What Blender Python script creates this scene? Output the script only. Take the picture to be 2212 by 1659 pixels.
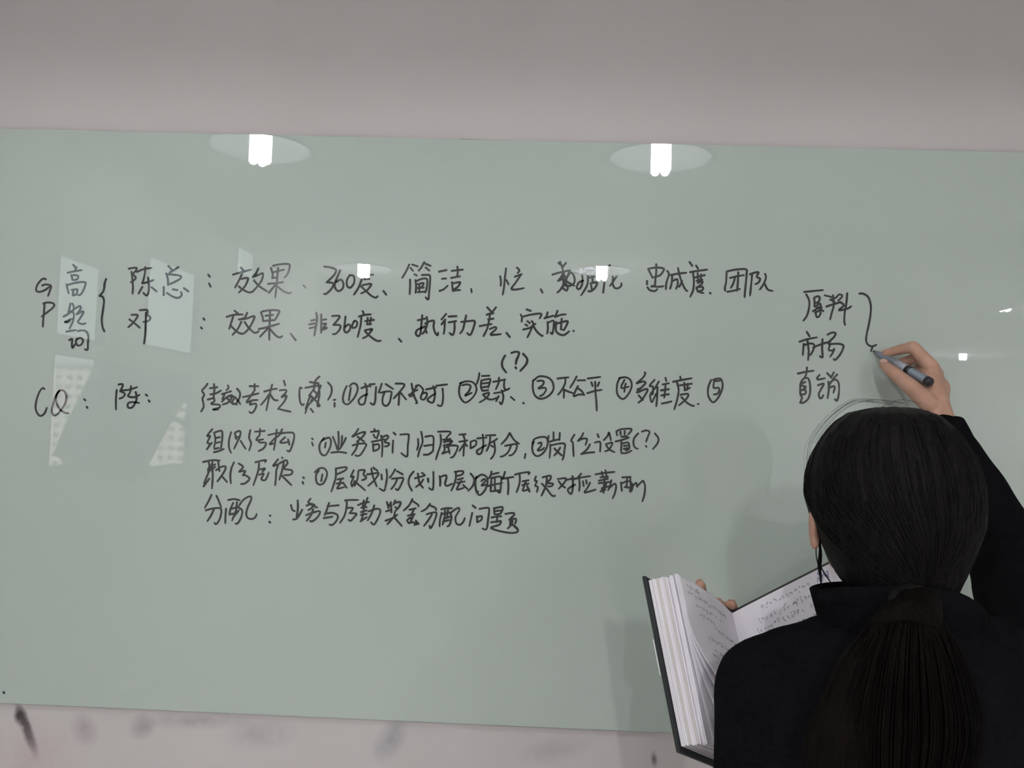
import bpy, bmesh, math, random
from mathutils import Vector, Matrix
from mathutils.noise import noise as pnoise

for o in list(bpy.data.objects):
    bpy.data.objects.remove(o)
S = bpy.context.scene
COL = S.collection

# ------------------------------------------------------------------ camera
# photograph 2212 x 1659, focal length 1900 px; board plane is Y = YB, camera 1.6 m above the floor
FPX, PW, PH = 1900.0, 2212.0, 1659.0
CAM = Vector((0, 0, 1.6))
YB = 1.6                                   # front face of the glass board
XAX = Vector((0.99895844, -0.03211422, -0.03241472))   # world axes seen in (right, up, forward)
YAX = Vector((0.03100848, -0.04335932, 0.99857821))
ZAX = Vector((0.03347404, 0.99854326, 0.04231834))
RIGHT = Vector((XAX[0], YAX[0], ZAX[0])); UP = Vector((XAX[1], YAX[1], ZAX[1])); FWD = Vector((XAX[2], YAX[2], ZAX[2]))
cd = bpy.data.cameras.new('camera'); cam = bpy.data.objects.new('camera', cd); COL.objects.link(cam)
cd.sensor_width = 36.0; cd.lens = 36.0 * FPX / PW; cd.clip_start = 0.02; cd.clip_end = 2000
m = Matrix.Identity(4)
for i in range(3):
    m[i][0] = RIGHT[i]; m[i][1] = UP[i]; m[i][2] = -FWD[i]; m[i][3] = CAM[i]
cam.matrix_world = m
S.camera = cam

# ------------------------------------------------------------------ sky and exposure
SKY = 2.5
w = bpy.data.worlds.new('overcast_sky'); S.world = w; w.use_nodes = True
bg = w.node_tree.nodes['Background']; bg.inputs[0].default_value = (0.94, 0.99, 1.04, 1); bg.inputs[1].default_value = SKY
sl = bpy.data.lights.new('facade_fill_sun', 'SUN'); sl.energy = 4.0; sl.angle = 0.3; sl.color = (1.0, 0.93, 0.90)
fill_sun = bpy.data.objects.new('facade_fill_sun', sl); COL.objects.link(fill_sun); fill_sun.rotation_euler = Vector((-0.35, -0.80, -0.50)).to_track_quat('-Z', 'Y').to_euler()   # added lamp that brightens the block outside, not the room
S.view_settings.view_transform = 'Standard'; S.view_settings.look = 'None'
S.view_settings.exposure = 0.0; S.view_settings.gamma = 1.0; S.view_settings.use_curve_mapping = False
S.cycles.use_denoising = True; S.cycles.use_adaptive_sampling = False
S.cycles.max_bounces = 7; S.cycles.diffuse_bounces = 4; S.cycles.glossy_bounces = 3
S.cycles.caustics_reflective = False; S.cycles.caustics_refractive = False
S.cycles.sample_clamp_indirect = 6.0

# ------------------------------------------------------------------ rays
def ray(px, py):
    return RIGHT * ((px - PW / 2) / FPX) + UP * (-(py - PH / 2) / FPX) + FWD
def P(px, py, z):                          # a point seen at a pixel, z metres in front of the camera
    return CAM + ray(px, py) * z
def B(px, py):                             # a point on the board face
    d = ray(px, py); return CAM + d * ((YB - CAM.y) / d.y)
def M(px, py, ax, val):                    # what the board mirrors at a pixel, on the plane axis = val
    d = ray(px, py); d = Vector((d.x, -d.y, d.z)); c = Vector((CAM.x, 2 * YB - CAM.y, CAM.z))
    return c + d * ((val - c[ax]) / d[ax])

# ------------------------------------------------------------------ materials
def mat(name, col, rough=0.5, spec=0.5, metal=0.0, coat=0.0, sss=0.0, emit=None, estr=0.0):
    m = bpy.data.materials.new(name); m.use_nodes = True
    b = m.node_tree.nodes['Principled BSDF']
    b.inputs['Base Color'].default_value = (*col, 1); b.inputs['Roughness'].default_value = rough
    b.inputs['Specular IOR Level'].default_value = spec; b.inputs['Metallic'].default_value = metal
    if coat:
        b.inputs['Coat Weight'].default_value = coat; b.inputs['Coat Roughness'].default_value = 0.0; b.inputs['Coat IOR'].default_value = 1.6
    if sss:
        b.inputs['Subsurface Weight'].default_value = sss; b.inputs['Subsurface Radius'].default_value = (0.01, 0.004, 0.002)
    if emit:
        b.inputs['Emission Color'].default_value = (*emit, 1); b.inputs['Emission Strength'].default_value = estr
    return m
def nodes(m):
    return m.node_tree.nodes, m.node_tree.links, m.node_tree.nodes['Principled BSDF']
def mottle(m, scale, c1, c2, detail=4.0, coord='Object', stretch=(1, 1, 1)):     # two-tone noise colour
    n, l, b = nodes(m)
    tc = n.new('ShaderNodeTexCoord'); mp = n.new('ShaderNodeMapping'); mp.inputs['Scale'].default_value = stretch
    t = n.new('ShaderNodeTexNoise'); t.inputs['Scale'].default_value = scale; t.inputs['Detail'].default_value = detail
    r = n.new('ShaderNodeValToRGB'); r.color_ramp.elements[0].color = (*c1, 1); r.color_ramp.elements[1].color = (*c2, 1)
    r.color_ramp.elements[0].position = 0.35; r.color_ramp.elements[1].position = 0.65
    l.new(tc.outputs[coord], mp.inputs[0]); l.new(mp.outputs[0], t.inputs['Vector']); l.new(t.outputs['Fac'], r.inputs[0]); l.new(r.outputs[0], b.inputs['Base Color'])
    return m
def bumpy(m, scale, strength, dist=0.002, stretch=(1, 1, 1)):
    n, l, b = nodes(m)
    tc = n.new('ShaderNodeTexCoord'); mp = n.new('ShaderNodeMapping'); mp.inputs['Scale'].default_value = stretch
    t = n.new('ShaderNodeTexNoise'); t.inputs['Scale'].default_value = scale; t.inputs['Detail'].default_value = 3
    bp = n.new('ShaderNodeBump'); bp.inputs['Strength'].default_value = strength; bp.inputs['Distance'].default_value = dist
    l.new(tc.outputs['Object'], mp.inputs[0]); l.new(mp.outputs[0], t.inputs['Vector']); l.new(t.outputs['Fac'], bp.inputs['Height']); l.new(bp.outputs[0], b.inputs['Normal'])
    return m

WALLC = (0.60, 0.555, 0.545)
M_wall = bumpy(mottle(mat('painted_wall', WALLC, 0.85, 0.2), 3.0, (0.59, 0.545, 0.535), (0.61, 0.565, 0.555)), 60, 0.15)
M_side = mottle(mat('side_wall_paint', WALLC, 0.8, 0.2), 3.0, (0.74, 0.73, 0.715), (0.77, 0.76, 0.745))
M_ceil = mottle(mat('ceiling_paint', (0.7, 0.7, 0.69), 0.9, 0.2), 5.0, (0.80, 0.80, 0.79), (0.82, 0.82, 0.81))
M_floor = mottle(mat('floor_tile', (0.42, 0.40, 0.37), 0.3, 0.4), 6.0, (0.70, 0.68, 0.66), (0.77, 0.75, 0.73))
M_trim = mat('trim_paint', (0.5, 0.49, 0.47), 0.5)
M_board = mottle(mat('back_painted_glass', (0.5, 0.57, 0.52), 0.3, 0.02, coat=1.0), 2.0, (0.475, 0.535, 0.487), (0.487, 0.547, 0.498))
M_ink = mat('dry_marker_ink', (0.035, 0.035, 0.038), 0.4, 0.02, coat=1.0)
M_white = mat('grey_reflector', (0.21, 0.215, 0.22), 0.6, 0.1)
M_socket = mat('lamp_socket', (0.75, 0.75, 0.73), 0.5)
def tube_mat(s): return mat('lit_tube', (0.9, 0.9, 0.9), 0.4, emit=(0.97, 0.98, 1.0), estr=s)
M_tubes = [tube_mat(q) for q in (78.0, 78.0, 590.0, 590.0, 1020.0, 1020.0)]    # strengths set to balance light on the board: the pair beside it is dimmest
M_frame = mat('grey_window_frame', (0.20, 0.22, 0.22), 0.4)
M_skin = bumpy(mottle(mat('skin', (0.55, 0.33, 0.25), 0.5, 0.4, sss=0.15), 40.0, (0.47, 0.27, 0.195), (0.55, 0.32, 0.235)), 260, 0.12, 0.001)
M_lips = mat('lips', (0.45, 0.17, 0.15), 0.4)
M_eye = mat('eye_white', (0.75, 0.74, 0.72), 0.15)
M_iris = mat('dark_iris', (0.02, 0.012, 0.01), 0.1)
M_nail = mat('finger_nail', (0.62, 0.40, 0.33), 0.25)
M_hair = bumpy(mottle(mat('black_hair', (0.006, 0.005, 0.005), 0.5, 0.07), 30.0, (0.004, 0.0035, 0.004), (0.008, 0.0065, 0.006), stretch=(6, 6, 0.6)), 90, 0.5, 0.003, (6, 6, 0.5))
M_pony = bumpy(mottle(mat('dark_brown_hair', (0.005, 0.004, 0.003), 0.6, 0.03), 40.0, (0.003, 0.0022, 0.002), (0.006, 0.0045, 0.0036), stretch=(6, 6, 0.5)), 90, 0.5, 0.003, (6, 6, 0.5))
M_jacket = bumpy(mottle(mat('black_wool', (0.005, 0.005, 0.006), 0.95, 0.03), 180.0, (0.004, 0.004, 0.0048), (0.0065, 0.006, 0.0075)), 420, 0.35, 0.001)
M_trouser = bumpy(mat('black_trousers', (0.014, 0.014, 0.017), 0.9, 0.15), 300, 0.3, 0.001)
M_shoe = mat('black_shoe_leather', (0.012, 0.012, 0.012), 0.35)
M_cover = bumpy(mat('black_cover', (0.016, 0.018, 0.019), 0.5, 0.4), 500, 0.2, 0.0006)
M_paper = mottle(mat('paper', (0.66, 0.64, 0.66), 0.8, 0.2), 30.0, (0.87, 0.83, 0.88), (0.91, 0.87, 0.92))
M_paper2 = mat('paper_edge_tinted', (0.72, 0.67, 0.66), 0.8, 0.2)
M_pencil = mat('page_ink_grey', (0.36, 0.36, 0.41), 0.6)
M_blue = mat('page_ink_blue', (0.26, 0.28, 0.48), 0.6)
M_clasp = mat('silver_clasp', (0.75, 0.76, 0.76), 0.3, metal=0.3)
M_pen = mat('grey_blue_barrel', (0.20, 0.23, 0.27), 0.4)
M_pendark = mat('dark_pen_plastic', (0.02, 0.02, 0.025), 0.35)
M_penlabel = mat('pale_pen_label', (0.36, 0.36, 0.42), 0.3)
M_glue = mat('dried_glue', (0.33, 0.29, 0.22), 0.6)
M_build = mat('pink_facade', (0.72, 0.58, 0.56), 0.9, 0.1)
M_roof = mat('roof_concrete', (0.5, 0.47, 0.45), 0.9, 0.1)

# stains on the wall below the board: each one an ellipse broken up by noise
def stain(mt, loc, size, rot, col, amount):
    n, l, b = nodes(mt)
    src = b.inputs['Base Color'].links[0].from_socket
    tc = n.new('ShaderNodeTexCoord'); mp = n.new('ShaderNodeMapping'); mp.vector_type = 'TEXTURE'
    mp.inputs['Location'].default_value = loc; mp.inputs['Rotation'].default_value = (0, rot, 0); mp.inputs['Scale'].default_value = size
    g = n.new('ShaderNodeTexGradient'); g.gradient_type = 'SPHERICAL'
    t = n.new('ShaderNodeTexNoise'); t.inputs['Scale'].default_value = 45
    a = n.new('ShaderNodeMath'); a.operation = 'MULTIPLY'; c = n.new('ShaderNodeMath'); c.operation = 'MULTIPLY'; c.inputs[1].default_value = amount * 2; c.use_clamp = True
    x = n.new('ShaderNodeMix'); x.data_type = 'RGBA'
    l.new(tc.outputs['Object'], mp.inputs[0]); l.new(mp.outputs[0], g.inputs[0]); l.new(tc.outputs['Object'], t.inputs['Vector'])
    l.new(g.outputs['Fac'], a.inputs[0]); l.new(t.outputs['Fac'], a.inputs[1]); l.new(a.outputs[0], c.inputs[0])
    l.new(c.outputs[0], x.inputs[0]); l.new(src, x.inputs[6]); x.inputs[7].default_value = (*col, 1); l.new(x.outputs[2], b.inputs['Base Color'])
for (px, py, wpx, hpx, rot, col, am) in ((50, 1582, 10, 48, 0.42, (0.08, 0.07, 0.07), 1.6), (36, 1552, 12, 16, 0.2, (0.08, 0.07, 0.07), 1.3),
        (300, 1575, 24, 20, 0.7, (0.35, 0.32, 0.32), 0.9), (175, 1580, 22, 30, 0.6, (0.38, 0.32, 0.34), 0.7), (420, 1562, 110, 14, 0.05, (0.40, 0.37, 0.37), 0.6),
        (840, 1605, 22, 40, -0.5, (0.36, 0.35, 0.37), 0.9), (560, 1590, 60, 26, 0.1, (0.42, 0.38, 0.40), 0.6), (1200, 1625, 60, 20, 0.2, (0.42, 0.39, 0.38), 0.5),
        (1415, 1645, 6, 14, 0.1, (0.16, 0.15, 0.16), 1.0), (60, 1640, 90, 60, 0.0, (0.55, 0.42, 0.43), 0.5)):
    q = B(px, py); k = YB / FPX
    stain(M_wall, (q.x, YB + 0.012, q.z), (wpx * k * 1.5, 0.05, hpx * k * 1.5), -rot, col, am)

# ------------------------------------------------------------------ mesh helpers
def link(name, bm, mt, parent=None, smooth=False):
    me = bpy.data.meshes.new(name)
    bmesh.ops.recalc_face_normals(bm, faces=bm.faces)
    bm.to_mesh(me); bm.free()
    for x in (mt if isinstance(mt, (list, tuple)) else [mt]):
        me.materials.append(x)
    if smooth:
        for p in me.polygons: p.use_smooth = True
    o = bpy.data.objects.new(name, me); COL.objects.link(o)
    if parent is not None:
        o.parent = parent
    return o
def setparent(o, parent):                  # parent without moving: geometry is in world coordinates
    o.parent = parent; o.matrix_parent_inverse = Matrix.Translation(-parent.location)
def thing(name, label, cat, loc=(0, 0, 0), group=None):
    o = bpy.data.objects.new(name, None); COL.objects.link(o); o.location = loc; o.empty_display_size = 0.05
    o['label'] = label; o['category'] = cat
    if group: o['group'] = group
    return o
def part(name, bm, mt, root, smooth=False, label=None):
    o = link(name, bm, mt, None, smooth); setparent(o, root)
    if label: o['label'] = label
    return o
def structure(name, bm, mt):
    o = link(name, bm, mt); o['kind'] = 'structure'; return o
def box(bm, x0, x1, y0, y1, z0, z1, bevel=0.0):
    r = bmesh.ops.create_cube(bm, size=1.0)
    for v in r['verts']:
        v.co = Vector(((x0 + x1) / 2 + v.co.x * (x1 - x0), (y0 + y1) / 2 + v.co.y * (y1 - y0), (z0 + z1) / 2 + v.co.z * (z1 - z0)))
    if bevel:
        es = list({e for v in r['verts'] for e in v.link_edges})
        bmesh.ops.bevel(bm, geom=es, offset=bevel, segments=2, affect='EDGES')
def frame_of(d):
    d = d.normalized(); a = Vector((0, 0, 1)) if abs(d.z) < 0.9 else Vector((1, 0, 0))
    u = d.cross(a).normalized(); return u, d.cross(u).normalized()
def tube(bm, pts, rad, seg=8, cap=True):   # swept circle; rad a number or a list
    pts = [Vector(p) for p in pts]; n = len(pts)
    rs = rad if isinstance(rad, (list, tuple)) else [rad] * n
    u = None; rings = []
    for i in range(n):
        d = pts[min(i + 1, n - 1)] - pts[max(i - 1, 0)]
        if d.length < 1e-9: d = Vector((0, 0, 1))
        d.normalize()
        if u is None: u, v = frame_of(d)
        else:
            u = (u - d * u.dot(d)); u = u.normalized() if u.length > 1e-6 else frame_of(d)[0]
            v = d.cross(u)
        rings.append([bm.verts.new(pts[i] + (u * math.cos(2 * math.pi * k / seg) + v * math.sin(2 * math.pi * k / seg)) * rs[i]) for k in range(seg)])
    for i in range(n - 1):
        for k in range(seg):
            bm.faces.new((rings[i][k], rings[i][(k + 1) % seg], rings[i + 1][(k + 1) % seg], rings[i + 1][k]))
    if cap:
        bm.faces.new(rings[0][::-1]); bm.faces.new(rings[-1])
def spline(pts, per=6):                    # Catmull-Rom through points (any dimension)
    n = len(pts)
    if n < 3:
        return [pts[0].lerp(pts[-1], i / per) for i in range(per + 1)]
    out = []
    for i in range(n - 1):
        a, b, c, d = pts[max(i - 1, 0)], pts[i], pts[i + 1], pts[min(i + 2, n - 1)]
        for k in range(per):
            t = k / per
            out.append(0.5 * ((2 * b) + (c - a) * t + (2 * a - 5 * b + 4 * c - d) * t * t + (3 * b - a - 3 * c + d) * t ** 3))
    out.append(pts[-1]); return out
def ball(bm, c, r, rot=None, seg=16):      # ellipsoid
    q = bmesh.ops.create_uvsphere(bm, u_segments=seg, v_segments=max(6, seg * 2 // 3), radius=1.0)
    r = r if isinstance(r, (list, tuple)) else (r, r, r)
    for v in q['verts']:
        p = Vector((v.co.x * r[0], v.co.y * r[1], v.co.z * r[2]))
        if rot is not None: p = rot @ p
        v.co = Vector(c) + p
def limb(bm, nodes_, seg=14):              # tapered capsules through (point, radius)
    pts = [Vector(p) for p, r in nodes_]; rs = [r for p, r in nodes_]
    for i in range(len(pts) - 1):
        k = 6
        tube(bm, [pts[i].lerp(pts[i + 1], j / k) for j in range(k + 1)], [rs[i] + (rs[i + 1] - rs[i]) * j / k for j in range(k + 1)], seg)
    for p, r in zip(pts, rs): ball(bm, p, r * 0.995, seg=seg)
def loft(bm, levels, seg=32):              # stacked ellipses (z, cx, cy, rx, ry)
    rings = [[bm.verts.new((cx + rx * math.cos(2 * math.pi * k / seg), cy + ry * math.sin(2 * math.pi * k / seg), z)) for k in range(seg)] for z, cx, cy, rx, ry in levels]
    for i in range(len(rings) - 1):
        for k in range(seg):
            bm.faces.new((rings[i][k], rings[i][(k + 1) % seg], rings[i + 1][(k + 1) % seg], rings[i + 1][k]))
    bm.faces.new(rings[0][::-1]); bm.faces.new(rings[-1])
def fuse(name, bm, voxel, mt, parent, relax=4):        # one continuous skin out of overlapping volumes
    o = link(name, bm, mt)
    md = o.modifiers.new('r', 'REMESH'); md.mode = 'VOXEL'; md.voxel_size = voxel
    sm = o.modifiers.new('s', 'SMOOTH'); sm.iterations = relax; sm.factor = 0.5
    me = bpy.data.meshes.new_from_object(o.evaluated_get(bpy.context.evaluated_depsgraph_get()))
    o.modifiers.clear(); old = o.data; o.data = me; bpy.data.meshes.remove(old); me.name = name
    if not me.materials: me.materials.append(mt)
    for p in me.polygons: p.use_smooth = True
    if parent is not None: setparent(o, parent)
    return o
def carve(o, cutters):                     # holes cut by temporary solids
    for bm in cutters:
        c = link('cutter', bm, M_trim); md = o.modifiers.new('b', 'BOOLEAN'); md.object = c; md.operation = 'DIFFERENCE'; md.solver = 'EXACT'
        me = bpy.data.meshes.new_from_object(o.evaluated_get(bpy.context.evaluated_depsgraph_get()))
        o.modifiers.clear(); o.data = me; bpy.data.objects.remove(c)
def boxbm(*a):
    bm = bmesh.new(); box(bm, *a); return bm

# ------------------------------------------------------------------ room
XL, XR, YBACK, ZC = -1.4, 5.6, -7.4, 2.45
structure('floor', boxbm(XL - .2, XR + .2, YBACK - .2, YB + .3, -0.1, 0.0), M_floor)
wf = structure('wall_front', boxbm(XL - .12, XR + .12, YB + .012, YB + .14, 0, ZC), M_wall)
structure('wall_back', boxbm(XL - .12, XR + .12, YBACK - .12, YBACK, 0, ZC), M_side)
structure('wall_right', boxbm(XR, XR + .12, YBACK, YB + .012, 0, ZC), M_side)
ceil = structure('ceiling', boxbm(XL - .12, XR + .12, YBACK - .12, YB + .14, ZC, ZC + .2), M_ceil)
structure('baseboard_front', boxbm(XL + .001, XR - .001, YB - .002, YB + .0118, 0.0005, 0.09), M_trim)
structure('baseboard_back', boxbm(XL + .001, XR - .001, YBACK + .0002, YBACK + .014, 0.0005, 0.09), M_trim)
structure('baseboard_right', boxbm(XR - .014, XR - .0002, YBACK + .015, YB - .003, 0.0005, 0.09), M_trim)
wl = structure('wall_left', boxbm(XL - .02, XL, YBACK, YB + .012, 0, ZC), M_side)
WIN = [(0.447, 0.724, 1.803, 2.047), (0.447, 0.727, 1.42, 1.755), (-0.322, 0.15, 1.822, 2.154), (-0.30, 0.283, 1.385, 1.735), (-1.03, -0.735, 2.235, 2.372)]
carve(wl, [boxbm(XL - .1, XL + .1, *q) for q in WIN])
M_pane = bpy.data.materials.new('window_glass'); M_pane.use_nodes = True
nn, ll = M_pane.node_tree.nodes, M_pane.node_tree.links; nn.clear()
oo = nn.new('ShaderNodeOutputMaterial'); tr = nn.new('ShaderNodeBsdfTransparent'); gl = nn.new('ShaderNodeBsdfGlossy'); mx = nn.new('ShaderNodeMixShader')
tr.inputs[0].default_value = (0.95, 0.98, 0.97, 1); gl.inputs['Roughness'].default_value = 0.02; mx.inputs[0].default_value = 0.05
ll.new(tr.outputs[0], mx.inputs[1]); ll.new(gl.outputs[0], mx.inputs[2]); ll.new(mx.outputs[0], oo.inputs[0])
for i, (y0, y1, z0, z1) in enumerate(WIN):
    bm = bmesh.new(); t = 0.006
    for q in ((y0, y1, z0, z0 + t), (y0, y1, z1 - t, z1), (y0, y0 + t, z0 + t, z1 - t), (y1 - t, y1, z0 + t, z1 - t)):
        box(bm, XL - .022, XL + .004, *q)
    if i == 3:                             # a stay bar runs across the lower pane
        a, b = M(366, 897, 0, XL - .008), M(416, 925, 0, XL - .008); tube(bm, [a, b], 0.012, 8)
    fr = structure('window_%d' % (i + 1), bm, M_frame)
    pn = link('window_pane', boxbm(XL - .013, XL - .009, y0 + .004, y1 - .004, z0 + .004, z1 - .004), M_pane, fr)

# curtains drawn back along a slant across the two lower panes
M_curt = bpy.data.materials.new('grey_curtain'); M_curt.use_nodes = True
nn, ll = M_curt.node_tree.nodes, M_curt.node_tree.links
pb = nn['Principled BSDF']; pb.inputs['Base Color'].default_value = (0.62, 0.66, 0.64, 1); pb.inputs['Roughness'].default_value = 0.9
tl = nn.new('ShaderNodeBsdfTranslucent'); tl.inputs[0].default_value = (0.50, 0.54, 0.52, 1); mx = nn.new('ShaderNodeMixShader'); mx.inputs[0].default_value = 0.35
ll.new(pb.outputs[0], mx.inputs[1]); ll.new(tl.outputs[0], mx.inputs[2]); ll.new(mx.outputs[0], nn['Material Output'].inputs[0])
def curtain(edge_a, edge_b, label, folds):
    # edge_a, edge_b: the two side edges (top to bottom) as mirrored pixels
    A = spline([M(*p, 0, XL + .03) for p in edge_a], 8); Bq = spline([M(*p, 0, XL + .03) for p in edge_b], 8)
    bm = bmesh.new(); n = len(A); N = 40; g = []
    for sgn in (0.0, 0.003):
        g.append([[bm.verts.new(A[i].lerp(Bq[i], k / N) + Vector((0.010 * math.sin(k / N * math.pi * 2 * folds) + sgn, 0, 0))) for k in range(N + 1)] for i in range(n)])
    for s in g:
        for i in range(n - 1):
            for k in range(N): bm.faces.new((s[i][k], s[i][k + 1], s[i + 1][k + 1], s[i + 1][k]))
    for i in range(n - 1):
        for k in (0, N): bm.faces.new((g[0][i][k], g[0][i + 1][k], g[1][i + 1][k], g[1][i][k]))
    for i in (0, n - 1):
        for k in range(N): bm.faces.new((g[0][i][k], g[0][i][k + 1], g[1][i][k + 1], g[1][i][k]))
    o = link('curtain', bm, M_curt, None, True); o['label'] = label; o['category'] = 'curtain'; o['group'] = 'curtains on the left wall'
    return o
curtain([(214, 764), (180, 838), (147, 905), (112, 985)], [(236, 764), (233, 860), (228, 940), (222, 1030)], 'grey curtain slanting across the lower pane nearest the board', 3)
curtain([(262, 790), (262, 860), (262, 940), (262, 1030)], [(428, 822), (392, 876), (348, 950), (308, 1030)], 'grey curtain slanting across the wide lower pane before the pink building', 6)

# the pink block outside, far beyond the windows
DB = -258.0
b0, b1 = M(60, 900, 1, DB).x, M(480, 900, 1, DB).x
zr = M(380, 800, 1, DB).z
bld = thing('apartment_building', 'distant pale pink apartment building outside the left windows', 'building', ((b0 + b1) / 2, DB - 10, -70))
n, l, b = nodes(M_build)
tc = n.new('ShaderNodeTexCoord'); sp = n.new('ShaderNodeSeparateXYZ'); l.new(tc.outputs['Object'], sp.inputs[0])
def mth(op, x, y=None):                    # rows of dark windows in the facade
    k = n.new('ShaderNodeMath'); k.operation = op
    for i, s in enumerate((x, y)):
        if s is None: continue
        if isinstance(s, (int, float)): k.inputs[i].default_value = s
        else: l.new(s, k.inputs[i])
    return k.outputs[0]
fx, fz = mth('FRACT', mth('DIVIDE', sp.outputs[0], 3.2)), mth('FRACT', mth('DIVIDE', sp.outputs[2], 2.9))
win = mth('MULTIPLY', mth('MULTIPLY', mth('GREATER_THAN', fx, .28), mth('LESS_THAN', fx, .80)), mth('MULTIPLY', mth('GREATER_THAN', fz, .34), mth('LESS_THAN', fz, .82)))
mxf = n.new('ShaderNodeMix'); mxf.data_type = 'RGBA'; l.new(win, mxf.inputs[0]); mxf.inputs[6].default_value = (0.90, 0.74, 0.71, 1); mxf.inputs[7].default_value = (0.30, 0.29, 0.30, 1); l.new(mxf.outputs[2], b.inputs['Base Color'])
part('facade', boxbm(b0, b1, DB - 18, DB, -70, zr), M_build, bld)
bm = bmesh.new(); box(bm, b0 - .5, b1 + .5, DB - 18.5, DB + .5, zr, zr + 1.2)
box(bm, (b0 + b1) / 2 - 4, (b0 + b1) / 2 + 4, DB - 14, DB - 5, zr + 1.2, zr + 4.5); part('roof', bm, M_roof, bld)

# ------------------------------------------------------------------ downlights
def downlight(x, y, yaw, label, mt):
    root = thing('downlight', label, 'ceiling light', (x, y, ZC), 'recessed ceiling downlights')
    R = 0.163; bm = bmesh.new(); seg = 40
    prof = [(R + .004, 0.001), (R + .004, -.004), (R - .004, -.005), (R - .008, .004), (R - .03, .05), (R - .07, .085), (.045, .1), (.0, .1)]
    rings = [[bm.verts.new((r * math.cos(2 * math.pi * k / seg), r * math.sin(2 * math.pi * k / seg), z)) for k in range(seg)] for r, z in prof[:-1]]
    for i in range(len(rings) - 1):
        for k in range(seg): bm.faces.new((rings[i][k], rings[i][(k + 1) % seg], rings[i + 1][(k + 1) % seg], rings[i + 1][k]))
    bm.faces.new(rings[-1]); link('reflector', bm, M_white, root, True)
    bm = bmesh.new(); tube(bm, [(0, 0, .099), (0, 0, .058)], [.034, .032], 24); link('socket', bm, M_socket, root, True)
    ca, sa = math.cos(yaw), math.sin(yaw); r = .0142
    for sx in (-1, 1):
        for sy in (-1, 1):
            x_, y_ = sx * .0157 * ca - sy * .0157 * sa, sx * .0157 * sa + sy * .0157 * ca
            pts = [(x_, y_, 0.058 - .099 * k / 6) for k in range(7)]; rr = [r] * 7
            for k in range(1, 7): an = math.pi / 2 * k / 6; pts.append((x_, y_, -.041 - r * math.sin(an))); rr.append(max(.0003, r * math.cos(an)))
            bm = bmesh.new(); tube(bm, pts, rr, 14)
            if sy > 0: tube(bm, [(x_, y_, -.030), (x_ + 2 * .0157 * sa, y_ - 2 * .0157 * ca, -.030)], .006, 10)
            link('lamp_tube', bm, mt, root, True)
    return root
LAMPS = [((563, 319), 0.80, 'round ceiling downlight nearest the board, on the window side'),
         ((1428, 340), 0.0, 'round ceiling downlight nearest the board, on the side of the person'),
         ((786, 579), 0.1, 'round ceiling downlight behind the viewer, on the window side'),
         ((1300, 584), 0.0, 'round ceiling downlight behind the viewer, near the middle'),
         ((2080, 766), 0.0, 'round ceiling downlight farthest from the board, toward the right wall'),
         ((2171, 654), 0.2, 'round ceiling downlight half hidden behind the ceiling beam')]
holes = []
for i, ((px, py), yaw, lab) in enumerate(LAMPS):
    q = M(px, py, 2, ZC); downlight(q.x, q.y, yaw, lab, M_tubes[i])
    bm = bmesh.new(); tube(bm, [(q.x, q.y, ZC - .05), (q.x, q.y, ZC + .12)], .161, 40); holes.append(bm)
carve(ceil, holes)

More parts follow.
